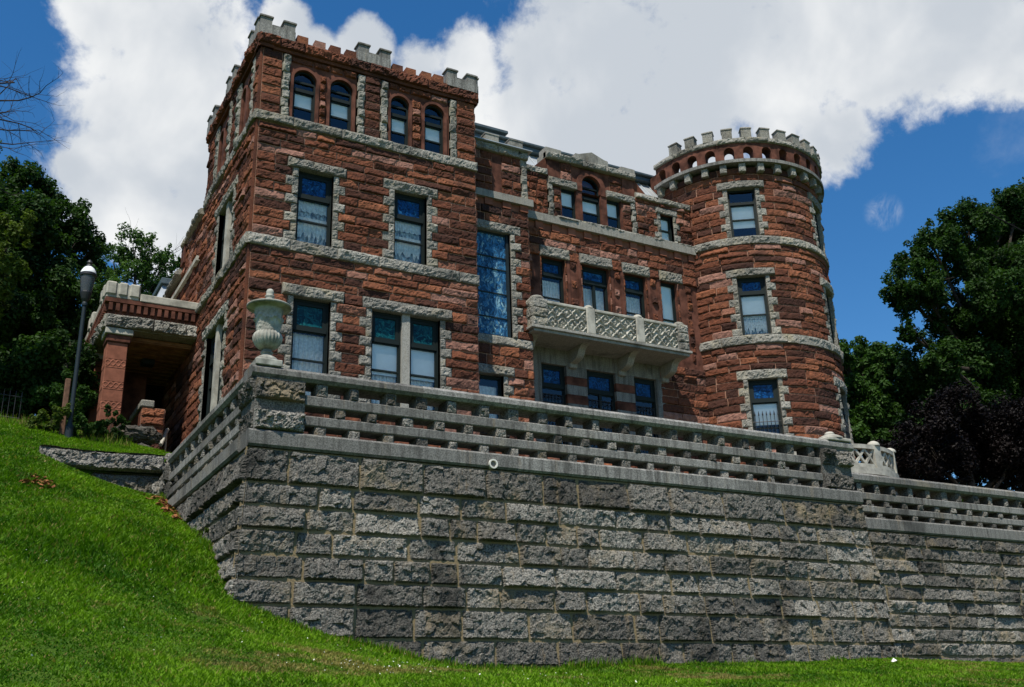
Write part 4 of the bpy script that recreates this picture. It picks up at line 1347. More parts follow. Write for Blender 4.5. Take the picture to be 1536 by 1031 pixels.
a.box(4.75, 5.41, 31.47, 33.4, 7.1, 9.09, (.3, .5, 0))
link('low_wall', a, M_RED, por)
a = Acc(); a.cbox(4.70, 5.1, 31.38, 33.4, 9.1, 9.32, .03); link('wall_cap', a, M_GRAN, por)
a = Acc(); a.cbox(3.9, 5.35, 34.9, 35.6, 7.2, 11.4, .03); link('inner_pier', a, M_BROWN, por)
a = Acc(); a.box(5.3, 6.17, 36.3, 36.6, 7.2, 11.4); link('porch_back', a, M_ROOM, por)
a = Acc(); a.tube([(5.36, 31.3, 7.95), (5.62, 31.9, 8.6)], [.06, .06], 8); a.tube([(5.6, 31.85, 7.5), (5.6, 31.85, 8.55)], [.03, .03], 8); link('stair_rail', a, M_PALE, por)
a = Acc(); a.box(3.5, XL, PY0 + .1, PY1, 7.3, 7.75)
for k in range(3): a.box(4.3, XL, PY0 - .3 - .3 * k, PY0 + .1 - .3 * k, 7.2, 7.6 - .16 * k)
link('porch_floor', a, M_COPE, por)
# ================================================================== TERRACE WALLS
def balustrade_wall(root, mapf_wall, rail_map, u0, u1, wall_rows, zs, zblocks, uw, lmin, lmax, res, cope_seg=2.4, ext0=0.0, ext1=0.0):
    """rail_map(u, v, h): upright face of the balustrade; zs = heights of string course, rails and coping"""
    a = Acc()
    for i, rw in enumerate(wall_rows):
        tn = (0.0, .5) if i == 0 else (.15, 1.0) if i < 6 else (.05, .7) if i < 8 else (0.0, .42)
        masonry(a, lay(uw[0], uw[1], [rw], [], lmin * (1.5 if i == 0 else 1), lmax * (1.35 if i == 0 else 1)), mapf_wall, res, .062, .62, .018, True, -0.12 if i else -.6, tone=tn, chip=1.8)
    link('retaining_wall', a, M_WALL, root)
    (s0, s1), (r0, r1), (q0, q1), (c0, c1) = zs
    def seg(name, v0, v1, h0, h1, p, q, L, mat, ch=0.018):
        a = Acc(); x = p
        while x < q - .01:
            e = min(q, x + L * rng.uniform(.85, 1.15))
            if q - e < L * .4: e = q
            cx = [x + .003, e - .003]
            P, us = [], cx
            prof = [(v0, h0), (v0, h1 - ch), (v0 + ch, h1), (v1 - ch, h1), (v1, h1 - ch), (v1, h0)]
            for u in us: P += [mp(mapR, u, v, h) for v, h in prof]
            k = len(prof)
            F = [[i, k + i, k + (i + 1) % k, (i + 1) % k] for i in range(k)]
            t = (rng.random(), rng.random(), 0)
            jo = np.array((rng.uniform(-.004, .004), rng.uniform(-.006, .006), rng.uniform(-.003, .004)))
            P = [np.asarray(p_) + jo for p_ in P]
            a.add(P, F, t); a.add(P[:k], [[0, 1, 4, 5], [1, 2, 3, 4]], t); a.add(P[k:], [[0, 5, 4, 1], [1, 4, 3, 2]], t)
            x = e
        return link(name, a, mat, root)
    mapR = rail_map
    seg('string_course', s0, s1, -.5, .12, u0 - ext0, u1 + ext1, cope_seg, M_COPE, .04)
    seg('rail', r0, r1, -.42, .0, zblocks[0], zblocks[1], 2.5, M_COPE)
    seg('rail', q0, q1, -.42, .0, zblocks[0], zblocks[1], 2.5, M_COPE)
    seg('coping', c0, c1, -.52, .06, u0 - ext0 * .7, u1 + ext1 * .7, cope_seg, M_COPE, .06)
    n = 0
    for v0, v1, sh in ((s1, r0, 0.0), (r1, q0, .5), (q1, c0, 0.0)):
        x = zblocks[0] + .30 + sh * .655
        while x < zblocks[1] - .12:
            w = .105 * rng.uniform(.85, 1.15)
            a = Acc()
            xx = x + rng.uniform(-.05, .05)
            masonry(a, [(xx - w, xx + w, v0 - .005, v1 + .005)], lambda u, v, h: mapR(u, v, h - .035), .025, .028, 1.3, .012, False)
            mbox(a, mapR, xx - w + .004, xx + w - .004, v0 - .002, v1 + .002, -.38, -.035, (rng.random(), .5, 0))
            link('baluster', a, M_WALL, root)
            x += .655
            n += 1

def rough_pier(root, faces, body, z):
    a = Acc()
    for f_, p, q, cuts in faces:
        xs = [p] + cuts + [q]
        st = [(xs[i], xs[i + 1], v0, v1) for i in range(len(xs) - 1) for v0, v1 in z]
        masonry(a, st, f_, .022, .075, 1.3, .012, False)
    a.box(*body, (.5, .3, 0))
    return link('pier', a, M_WALL, root)

TX0, TX1, TY = 4.35, 18.67, 17.0
def kb(v): return .06 * (4.42 - np.minimum(v, 4.42))
tmap = lambda u, v, h: np.stack([u + kb(v) * (-1 + 2 * (u - TX0) / (TX1 - TX0)), TY - kb(v) - h + 0 * u, v + 0 * u], -1)
lmap = lambda u, v, h: np.stack([TX0 - kb(v) - h + 0 * u, -u - kb(v) * (1 - (-u - TY) / 7.3), v + 0 * u], -1)
TROWS = [(3.83, 4.43), (3.44, 3.83), (3.04, 3.44), (2.63, 3.04), (2.22, 2.63), (1.81, 2.22), (1.29, 1.81), (.84, 1.29), (.3, .84), (-.25, .3)]
ZS = ((4.44, 4.74), (4.92, 5.10), (5.28, 5.47), (5.71, 5.92))
tw = thing('terrace_wall', 'tall grey granite retaining wall with a pierced balustrade directly below the castle', 'retaining wall', (11.5, 17, .8))
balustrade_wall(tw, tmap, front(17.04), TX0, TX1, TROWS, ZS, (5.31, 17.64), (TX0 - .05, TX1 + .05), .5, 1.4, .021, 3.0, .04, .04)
LX = 4.39
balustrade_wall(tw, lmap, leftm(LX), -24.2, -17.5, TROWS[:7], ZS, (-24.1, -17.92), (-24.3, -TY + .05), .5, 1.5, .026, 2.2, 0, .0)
PZ = [(4.75, 5.12), (5.30, 5.70)]
rough_pier(tw, [(front(17.02), 4.40, 5.31, [])], (4.41, 5.30, 17.03, 17.9, 4.74, 5.71), PZ)
rough_pier(tw, [(leftm(4.40), -17.92, -17.02, [])], (4.42, 4.6, 17.05, 17.9, 4.74, 5.70), PZ)
rough_pier(tw, [(front(17.02), 17.64, 18.60, [18.08])], (17.65, 18.58, 17.03, 17.7, 4.74, 5.71), PZ)
rough_pier(tw, [(leftm(4.36), -24.5, -24.12, []), (front(24.12), 4.36, 4.9, [])], (4.37, 4.9, 24.13, 24.5, 4.4, 5.7), [(4.4, 4.85), (4.87, 5.28), (5.3, 5.7)])
W = Wall(lambda u, v, h: np.stack([TX1 + kb(v) + h + 0 * u, u - kb(v) * np.clip((18 - u), 0, 1), v + 0 * u], -1), 16.95, 19.3, TROWS)
a = Acc(); masonry(a, lay(16.95, 19.3, TROWS, [], .6, 1.3), W.m, .05, .06, 1, .015); a.box(18.5, 18.71, 16.96, 19.2, 4.44, 4.74)
link('end_wall', a, M_WALL, tw)
a = Acc()
a.cbox(17.92, 18.66, 16.96, 17.6, 5.92, 6.0, .015)
a.lathe((18.26, 17.25, 6.0), [(.31, 0), (.30, .04), (.2, .09), (.12, .11), (.12, .15), (.08, .19), (.001, .2)], 24)
link('pier_cap', a, M_PALE, tw)
a = Acc(); t = np.linspace(0, 2 * math.pi, 25)
for i in range(24):
    P = []
    for tt in (t[i], t[i + 1]):
        for r_, y in ((.062, 17.1), (.062, 16.88), (.092, 16.88), (.092, 17.1)): P.append((8.97 + r_ * math.cos(tt), y, 4.52 + r_ * math.sin(tt)))
    a.add(P, [[0, 1, 5, 4], [1, 2, 6, 5], [2, 3, 7, 6]])
link('drain_pipe', a, M_PIPE, tw)

lw = thing('lower_terrace_wall', 'lower granite retaining wall with pierced balustrade running off the right edge', 'retaining wall', (30, 19, 1))
LROWS = rows(.8, 4.29, 10)
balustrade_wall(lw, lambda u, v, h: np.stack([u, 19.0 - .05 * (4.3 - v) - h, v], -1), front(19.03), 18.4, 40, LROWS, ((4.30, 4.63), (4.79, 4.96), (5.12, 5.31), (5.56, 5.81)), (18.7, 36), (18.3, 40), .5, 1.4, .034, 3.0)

a = Acc(); a.box(4.6, 18.6, 17.3, 40, 4.4, 4.63); tag(link('terrace_floor', a, M_FLOOR), None, None, None, 'structure')
a = Acc(); a.box(18.6, 60, 19.3, 40, 4.2, 4.5); tag(link('lower_terrace_floor', a, M_FLOOR), None, None, None, 'structure')

# ---------------------------------------------------------------- round bastion with lattice balustrade beside the round tower
bs = thing('curved_balustrade', 'pale curved balustrade with pierced lozenges and domed posts beside the round tower', 'balustrade', (26.5, 26, 4.5))
BCX, BCY, BR = 26.5, 26.0, 2.7
cm = roundm(BCX, BCY, BR)
a = Acc(); mbox(a, cm, rad(-85) * BR, rad(130) * BR, 4.5, 7.15, -.4, -.03, (.5, .5, 0), 50); a.lathe((BCX, BCY, 7.1), [(BR - .2, 0), (.01, .01)], 40); link('drum', a, M_WALL, bs)
a = Acc(); mbox(a, cm, rad(-85) * BR, rad(130) * BR, 7.12, 7.34, -.45, .08, (.9, .3, 0), 60); link('base_course', a, M_PALE, bs)
PA = [-58, -26, 5, 36, 67, 98]
for k, c in enumerate(PA):
    a = Acc(); u = rad(c) * BR
    mbox(a, cm, u - .15, u + .15, 7.34, 8.12, -.24, .05, (.9, .3, 0), 2)
    p_ = mp(cm, u, 8.12, -.1)
    a.lathe(p_, [(.21, 0), (.21, .05), (.17, .12), (.08, .17), (.001, .18)], 18)
    link('post', a, M_PALE, bs)
    if k < len(PA) - 1:
        v0, v1 = u + .15, rad(PA[k + 1]) * BR - .15
        a = Acc()
        mbox(a, cm, v0, v1, 7.34, 7.48, -.16, 0, (.9, .3, 0), 8); mbox(a, cm, v0, v1, 7.98, 8.12, -.18, .03, (.9, .3, 0), 8)
        nl = 3; w_l = (v1 - v0) / nl
        for i in range(nl):
            for s in (0, 1):
                for ta, tb in ((0, .5), (.5, 1)):
                    pa = [v0 + w_l * (i + (t if s == 0 else 1 - t)) for t in (ta, tb)]
                    va = [7.48 + .5 * t for t in (ta, tb)]
                    P = []
                    for u_, v_ in zip(pa, va):
                        P += [mp(cm, u_ - .045, v_, -.12), mp(cm, u_ - .045, v_, -.02), mp(cm, u_ + .045, v_, -.02), mp(cm, u_ + .045, v_, -.12)]
                    a.add(P, [[j, (j + 1) % 4, 4 + (j + 1) % 4, 4 + j] for j in range(4)])
        link('lattice_panel', a, M_PALE, bs)

# ---------------------------------------------------------------- urn
ub = (4.62, 17.22, 5.92)
ur = thing('stone_urn', 'lidded grey stone urn with a fluted bowl on the corner of the balustrade', 'urn', ub)
a = Acc(); a.cbox(ub[0] - .235, ub[0] + .235, ub[1] - .235, ub[1] + .235, ub[2], ub[2] + .12, .012); link('plinth', a, M_URN, ur)
a = Acc(); a.lathe((ub[0], ub[1], ub[2] + .12), [(.20, 0), (.205, .03), (.19, .065), (.14, .10), (.085, .125), (.082, .15), (.11, .165), (.11, .185), (.085, .20), (.08, .24), (.10, .27), (.12, .285)], 40); link('foot', a, M_URN, ur, True)
a = Acc(); a.lathe((ub[0], ub[1], ub[2] + .36), [(.09, 0), (.16, .03), (.215, .09), (.25, .17), (.255, .23), (.235, .285), (.20, .32)], 120, lambda i, t: 1 + .10 * (abs(math.sin(t * 12)) - .5) * (0 if i in (0,) else 1)); link('fluted_bowl', a, M_URN, ur, True)
prof = [(.205, 0), (.21, .03)] + [(.21 + .045 * (z / .42) ** 1.3, .03 + z) for z in np.linspace(0.015, .42, 30)] + [(.27, .46), (.33, .475), (.385, .485)]
def urn_relief(i, t):
    z = prof[i][1]
    if z < .06 or z > .40: return 1
    k = FAC2[int(t * 70) % NF, int(z * 330) % NF] * .4 + FBM[int(t * 50) % NF, int(z * 260) % NF] * .6
    garland = math.exp(-((z - (.30 - .07 * abs(math.sin(t * 2.5)))) / .035) ** 2)
    return 1 + .10 * garland * (1 + .4 * k) + .035 * max(k, -1) + (.09 * max(0, math.cos(t * 5)) ** 12 * (1 - abs(z - .22) / .2))
a = Acc(); a.lathe((ub[0], ub[1], ub[2] + .66), prof, 220, urn_relief); link('carved_body', a, M_URN, ur, True)
a = Acc(); a.lathe((ub[0], ub[1], ub[2] + 1.145), [(.37, 0), (.40, .012), (.40, .04), (.385, .05), (.30, .075), (.20, .11), (.11, .135), (.075, .15), (.07, .22), (.085, .235), (.085, .25), (.06, .265), (.07, .30), (.07, .335), (.05, .375), (.001, .39)], 48); link('lid', a, M_URN, ur, True)

# ================================================================== GROUND
CP = np.array([(0, 0, -1.6), (10, 0, -1.7), (-10, 0, -1.3), (20, 0, -1.7), (32, 0, -1.6), (45, 0, -1.5), (0.6, 10, .35), (1.67, 10, .34), (3.5, 10, .31), (5.5, 10, .28), (8.45, 10, .25), (13.7, 10, .12), (20, 10, .0), (30, 10, .1), (42, 10, .3),
    (4.15, 16.75, 1.86), (5.1, 16.75, 1.52), (6.16, 16.75, 1.24), (7.1, 16.7, 1.0), (8.1, 16.7, .80), (10, 16.7, .78), (12.3, 16.7, .83), (16, 16.7, .90), (19.0, 16.7, .97), (22, 18.8, 1.16), (26.3, 18.8, 1.17), (35, 18.8, 1.25), (45, 19, 1.5), (8, 13, .5), (14, 13.2, .5), (20, 13.5, .5),
    (4.1, 18.3, 2.8), (4.15, 20, 3.42), (4.25, 22.3, 4.25), (4.35, 24.3, 4.92), (1.67, 24.3, 5.70), (2.94, 24.3, 5.22), (3.6, 24.3, 5.05), (.7, 24.2, 5.92),
    (0, 13, 1.15), (0, 16, 2.3), (0, 18, 3.1), (0, 20, 3.95), (0, 24, 5.72), (0, 28, 7.33), (0, 30, 7.95), (.5, 33, 8.55), (2, 16.8, 2.3), (2.2, 20, 3.8), (1.2, 22, 4.75), (2, 13, 1.05), (4, 13, .85),
    (-6, 10, .5), (-6, 16, 2.5), (-6, 24, 5.9), (-6, 32, 8.6), (-14, 16, 2.7), (-14, 30, 8.4), (0, 42, 9.6), (5, 42, 9.2), (-12, 42, 10.2), (30, 42, 8), (45, 42, 9)], float)
CB = np.array([(1.67, 25.0, 5.98), (3, 25.0, 5.98), (4.35, 25.0, 5.98), (.7, 25.0, 6.15), (2.5, 28, 7.05), (4, 28, 6.85), (5.5, 28, 6.8), (2.5, 30, 7.75), (3.6, 31, 7.95), (5.5, 31, 7.5), (3, 33, 8.3), (4.5, 34, 7.8), (6, 26, 6.1)], float)
def tps_fit(P):
    n = len(P)
    r = np.hypot(P[:, 0][:, None] - P[:, 0], P[:, 1][:, None] - P[:, 1])
    K = np.where(r > 0, r * r * np.log(r + 1e-12), 0) + np.eye(n) * .02
    Q = np.c_[np.ones(n), P[:, :2]]
    S = np.block([[K, Q], [Q.T, np.zeros((3, 3))]])
    return P, np.linalg.solve(S, np.r_[P[:, 2], 0, 0, 0])
def tps(fit, x, y):
    P, w = fit
    out = np.full(x.shape, w[-3]) + w[-2] * x + w[-1] * y
    for i in range(len(P)):
        r2 = (x - P[i, 0]) ** 2 + (y - P[i, 1]) ** 2
        out += w[i] * .5 * r2 * np.log(r2 + 1e-12)
    return out
FA, FB_ = tps_fit(CP), tps_fit(np.concatenate([CP[(CP[:, 1] > 26) | (CP[:, 0] < .8)], CB]))
def zg(x, y):
    x, y = np.asarray(x, float), np.asarray(y, float)
    xc, yc = np.clip(x, -14, 45), np.clip(y, -1, 42)
    za = tps(FA, xc, yc)
    zb = tps(FB_, xc, yc)
    m = np.clip((yc - 24.62) / .12, 0, 1)
    z = za * (1 - m) + zb * m
    ii, jj = (xc * 9).astype(int) % NF, (yc * 9).astype(int) % NF
    z = z + .018 * FBM[ii, jj]
    inside = ((x > 4.75) & (y > 17.15) & (y < 24.6)) | ((x > 6.3) & (y > 17.15) & (y < 40)) | ((x > 18.9) & (y > 19.1) & (y < 40))
    z = np.where(inside, np.minimum(z, .4), z)
    return z + np.where(y > 42, (y - 42) * .06, 0)
gx = np.concatenate([[-400, -200, -100, -60, -40, -28, -20], np.arange(-14, 30, .22), np.arange(30, 46, .8), [50, 60, 80, 120, 200, 400]])
gy = np.concatenate([[-300, -150, -60, -30, -14, -7, -3, -1], np.arange(0, 8, .5), np.arange(8, 34, .2), np.arange(34, 46, .8), [50, 60, 80, 120, 200, 400]])
GX, GY = np.meshgrid(gx, gy)
a = Acc(); a.grid(np.stack([GX, GY, zg(GX, GY)], -1))
tag(link('ground', a, M_GROUND, None, True), None, None, None, 'structure')

# ---------------------------------------------------------------- grass
def blades(name, x, y, hgt, wid, mat, tintv, lean=.35, dry=0.0):
    g = np.random.default_rng(len(x))
    n = len(x)
    z = zg(x, y) - .01
    an = g.random(n) * 2 * math.pi
    dx, dy = np.cos(an) * wid, np.sin(an) * wid
    la = g.random(n) * 2 * math.pi
    ll = hgt * lean * (.3 + g.random(n))
    B = np.stack([x, y, z], 1)
    V = np.empty((n, 3, 3))
    V[:, 0] = B + np.stack([dx, dy, 0 * dx], 1)
    V[:, 1] = B - np.stack([dx, dy, 0 * dx], 1)
    V[:, 2] = B + np.stack([np.cos(la) * ll, np.sin(la) * ll, hgt], 1)
    a = Acc()
    a.V, a.C, a.n = [V.reshape(-1, 3)], [np.repeat(np.stack([tintv, 0 * tintv + dry, 0 * tintv], 1), 3, 0)], 3 * n
    a.F[3].append(np.arange(3 * n).reshape(-1, 3))
    return tag(link(name, a, mat), None, None, None, 'stuff')
g = np.random.default_rng(77)
def scatter(n, x0, x1, y0, y1, near=1.0):
    t = g.random(n) ** near
    return g.uniform(x0, x1, n), y0 + (y1 - y0) * t
xa, ya = scatter(380000, -4.5, 5.2, 8.5, 31.2, 1.25)
xb, yb_ = scatter(240000, 4.6, 27, 8.5, 19, 1.0)
x, y = np.r_[xa, xb], np.r_[ya, yb_]
wall_line = np.where(x < 18.9, 16.75, 18.8)
keep = ~((x > 4.22) & (y > wall_line) & (y < 24.4)) & ~((x > 3.4) & (y > 31.0)) & ~((x > 6) & (y > 17))
keep &= ~((y > 24.35) & (y < 24.75) & (x > 1.6))
x, y = x[keep], y[keep]
pn = FBM[(x * 14).astype(int) % NF, (y * 14).astype(int) % NF]
pn2 = FBM[(x * 60 + 300).astype(int) % NF, (y * 60).astype(int) % NF]
tall_dark = np.exp(-(((x - 2.3) / 2.2) ** 2 + ((y - 17.6) / 1.6) ** 2)) + .7 * np.exp(-(((x - 1.3) / 1.0) ** 2 + ((y - 21.5) / 1.2) ** 2))  # fixed patches where the blades stand taller and darker
bare = (pn2 < -2.0) & (pn < -.2)
x, y, pn, pn2, tall_dark = x[~bare], y[~bare], pn[~bare], pn2[~bare], tall_dark[~bare]
pn3 = FBM[(x * 130 + 70).astype(int) % NF, (y * 130 + 500).astype(int) % NF]
tv = np.clip(.5 + .15 * pn + .15 * pn2 + .12 * pn3 + g.normal(0, .17, len(x)) - .40 * tall_dark, 0, 1)
dry = np.clip(.9 * (FBM[(x * 28 + 640).astype(int) % NF, (y * 28 + 90).astype(int) % NF] - 1.15), 0, .75) * (tall_dark < .3) + (g.random(len(x)) < .06) * .7
dist = np.hypot(x, y)
hg = (.027 + .010 * np.clip(pn2, -1, 2) + .05 * tall_dark + .0009 * dist) * g.uniform(.5, 1.35, len(x))
blades('grass', x, y, np.maximum(hg, .015), (.008 + .0006 * dist) * g.uniform(.7, 1.3, len(x)), M_GRASS, tv, 1.1, dry)
fu = np.r_[g.uniform(4.1, 19, 5000), g.uniform(18.9, 30, 2500)]
fy = np.where(fu < 18.95, 16.72, 18.8) - np.abs(g.normal(0, .07, 7500))
lu = g.uniform(16.8, 24.3, 2500)
fu, fy = np.r_[fu, 4.2 - np.abs(g.normal(0, .06, 2500)) + (lu - 16.8) * .018], np.r_[fy, lu]
tall = np.clip(FBM[(fu * 50).astype(int) % NF, (fy * 50).astype(int) % NF], -.6, 2)
blades('wall_foot_grass', fu, fy, (.07 + .05 * tall) * g.uniform(.5, 1.5, len(fu)), .012 * g.uniform(.7, 1.4, len(fu)), M_GRASS, np.clip(g.normal(.45, .25, len(fu)), 0, 1), .5, (g.random(len(fu)) < .12) * .8)
# drying stalks along the crest
x = g.uniform(-2, 4.2, 2600); y = 28.6 + 1.6 * g.random(2600) - .25 * x * (x > 0) * 0
blades('dry_weeds', x, y, .10 + .24 * g.random(2600) ** 2, .007 + .005 * g.random(2600), M_GRASS, g.random(2600), .5, (g.random(2600) < .35) * .8)
def specks(name, pts, size, mat, flat=.6):
    a = Acc()
    for p in pts:
        s = size * g.uniform(.6, 1.3)
        o = np.array([(s, 0, 0), (0, s, 0), (-s, 0, 0), (0, -s, 0), (0, 0, s * flat), (0, 0, -s * flat)])
        th = g.random() * 6
        R_ = np.array([[math.cos(th), -math.sin(th), 0], [math.sin(th), math.cos(th), g.normal(0, .5)], [0, g.normal(0, .5), 1]])
        a.add(p + o @ R_.T, [[0, 1, 4], [1, 2, 4], [2, 3, 4], [3, 0, 4], [1, 0, 5], [2, 1, 5], [3, 2, 5], [0, 3, 5]])
    return tag(link(name, a, mat), None, None, None, 'stuff')
def on_ground(x, y, up): return np.stack([x, y, zg(x, y) + up], 1)
cx_ = np.concatenate([g.normal(4.3, .35, 22), g.normal(5.2, .3, 8), g.uniform(0.3, 8, 80), g.normal(9, .5, 6)])
cy_ = np.concatenate([g.normal(11.6, .35, 22), g.normal(12.8, .3, 8), g.uniform(10, 17, 80), g.normal(15.6, .4, 6)])
k_ = ~((cx_ > 4) & (cy_ > 16.6))
specks('clover_flowers', on_ground(cx_[k_], cy_[k_], .05), .0095, M_CLOVER)
lx = np.r_[g.normal(4.12, .10, 130), g.normal(1.45, .18, 70)]; ly = np.r_[g.uniform(21.2, 24.0, 130), g.normal(21.6, .28, 70)]
specks('leaf_litter', on_ground(lx, ly, .05), .05, M_LITTER, .25)

# ---------------------------------------------------------------- stones of the bank
a0_ = thing('stone_ledge', 'two long rough grey stones laid as a low ledge across the grass bank', 'stone ledge', (3, 24.7, 5))
def ledge_stone(u0, u1, z0, z1, y, dpt):
    a = Acc()
    f_ = lambda u, v, h: np.stack([u, y - h, v + .02 * np.sin(u * 1.7)], -1)
    masonry(a, [(u0, u1, z0, z1)], f_, .03, .09, 1.1, .03, False, tone=(.4, .8))
    us, ts = np.linspace(u0 + .02, u1 - .02, 60), np.linspace(0, 1, 12)
    U, T = np.meshgrid(us, ts)
    a.grid(np.stack([U, y - .06 + T * dpt, z1 - .012 + .02 * np.sin(U * 1.7) + .012 * FBM[(U * 100).astype(int) % NF, (T * 60).astype(int) % NF]], -1), (.5, .4, 0))
    return link('stone', a, M_WALL, a0_)
ledge_stone(1.62, 4.34, 5.53, 5.98, 24.55, .5)
ledge_stone(2.75, 4.32, 5.0, 5.50, 24.60, .5)
def boulder(name, c, s, label, seed):
    gg = np.random.default_rng(seed)
    th, ph = np.meshgrid(np.linspace(0, 2 * math.pi, 49), np.linspace(0, math.pi, 25))
    D = np.stack([np.sin(ph) * np.cos(th), np.sin(ph) * np.sin(th), np.cos(ph)], -1)
    r = np.ones(th.shape)
    for k in range(26):
        n_ = gg.normal(size=3); n_ /= np.linalg.norm(n_)
        r = np.minimum(r, gg.uniform(.62, .9) / np.maximum(D @ n_, 1e-3))
    r = r + .045 * FAC2[(th * 60).astype(int) % NF, (ph * 60).astype(int) % NF]
    r[:, -1] = r[:, 0]
    a = Acc(); a.grid(np.array(c) + D * r[..., None] * np.array(s), (gg.random(), gg.random(), 0))
    return tag(link(name, a, M_WALL), label, 'boulder', 'boulders on the bank by the porch')
boulder('boulder', (4.66, 24.95, 5.75), (.5, .5, .42), 'rough grey boulder against the back end of the balustrade', 3)
boulder('boulder', (4.25, 24.5, 5.15), (.22, .25, .32), 'small pale boulder under the end of the balustrade, beside the ledge', 4)
boulder('boulder', (4.62, 30.7, 8.0), (.78, .4, .34), 'long flat-topped grey boulder at the foot of the porch column', 9)
boulder('boulder', (4.75, 30.5, 7.45), (.45, .35, .3), 'low dark boulder in front of the porch, below the flat-topped one', 12)

# ---------------------------------------------------------------- lamp, stake, fence, cable, paper
LXY = (2.5, 28.0)
zb = float(zg(np.array([LXY[0]]), np.array([LXY[1]]))[0])
lp = thing('street_lamp', 'blue-grey post lamp with a clear acorn globe and a white cap beside the porch', 'street lamp', (*LXY, zb))
L3 = (LXY[0], LXY[1], 0)
a = Acc(); a.lathe(L3, [(.10, zb - .1), (.10, zb + .3), (.08, zb + .36), (.058, zb + .42), (.052, 10.72), (.075, 10.74), (.075, 10.80), (.06, 10.84)], 16); link('pole', a, M_LAMP, lp, False)
a = Acc(); a.lathe(L3, [(.05, 10.82), (.10, 10.92), (.13, 11.02), (.15, 11.10), (.145, 11.14)], 20); link('fitter', a, M_IRON, lp)
a = Acc(); a.lathe(L3, [(.135, 11.12), (.165, 11.3), (.185, 11.48), (.18, 11.62)], 28)
m, N = new_mat('lamp_globe')
t_ = N.n('ShaderNodeBsdfTransparent'); t_.inputs[0].default_value = (.42, .45, .47, 1)
g_ = N.n('ShaderNodeBsdfPrincipled'); g_.inputs['Base Color'].default_value = (.14, .15, .155, 1); g_.inputs['Roughness'].default_value = .15
mx = N.n('ShaderNodeMixShader'); mx.inputs[0].default_value = .45
N.l(t_.outputs[0], mx.inputs[1]); N.l(g_.outputs[0], mx.inputs[2])
o_ = N.n('ShaderNodeOutputMaterial'); N.l(mx.outputs[0], o_.inputs[0])
link('globe', a, m, lp, True)
a = Acc(); a.lathe(L3, [(.03, 11.12), (.045, 11.25), (.045, 11.38), (.001, 11.42)], 12); link('bulb', a, M_IRON, lp)
a = Acc(); a.lathe(L3, [(.20, 11.60), (.205, 11.68), (.19, 11.74), (.14, 11.83), (.08, 11.88)], 28); link('cap', a, M_CHROME, lp, True)
a = Acc()
a.lathe(L3, [(.20, 11.585), (.212, 11.60), (.212, 11.665), (.20, 11.68)], 28, lambda i, t: 1 + (.03 * math.sin(t * 14) if i < 2 else 0))
a.lathe(L3, [(.085, 11.87), (.09, 11.90), (.06, 11.95), (.085, 11.99), (.05, 12.06), (.001, 12.1)], 16); link('crown', a, M_IRON, lp)

xz, yz = 2.36, 28.35
zb = float(zg(np.array([xz]), np.array([yz]))[0])
a = Acc(); a.cbox(xz - .07, xz + .07, yz - .07, yz + .07, zb - .1, zb + 1.55, .02); tag(link('wooden_stake', a, M_POST), 'weathered brown wooden stake standing behind the lamp pole', 'stake')
fx = thing('iron_fence', 'low dark iron railing in the shade under the trees at the left edge', 'fence', (-.5, 32.5, 8.4))
for k in range(26):
    x = -2.5 + .16 * k
    z = float(zg(np.array([x]), np.array([32.5]))[0])
    a = Acc(); a.tube([(x, 32.5, z - .05), (x, 32.5, z + .95), (x, 32.5, z + 1.05)], [.012, .012, .002], 6); link('picket', a, M_IRON, fx)
for dz in (.2, .85):
    a = Acc(); pts = [(x, 32.5, float(zg(np.array([x]), np.array([32.5]))[0]) + dz) for x in np.linspace(-2.5, 1.5, 9)]
    a.tube(pts, [.016] * 9, 6); link('rail', a, M_IRON, fx)
a = Acc()
pts = [(43.4 - .1 * t, 28.9 - 6.2 * t, 23.15 - 6.15 * t - .2 * math.sin(t * math.pi)) for t in np.linspace(0, 1, 12)]
a.tube(pts, [.035] * 12, 6); cable = tag(link('overhead_cable', a, M_CABLE), 'black overhead cable crossing in front of the big tree at the right edge', 'cable')
a = Acc(); zz = float(zg(np.array([17.95]), np.array([16.0]))[0]) + .03
a.add([(17.87, 16.0, zz), (17.97, 15.96, zz + .03), (18.02, 16.05, zz + .06), (17.92, 16.08, zz + .02), (17.94, 16.03, zz + .085)], [[0, 1, 4], [1, 2, 4], [2, 3, 4], [3, 0, 4]])
tag(link('paper_scrap', a, M_PAPER), 'crumpled scrap of white paper lying in the grass near the wall', 'litter')

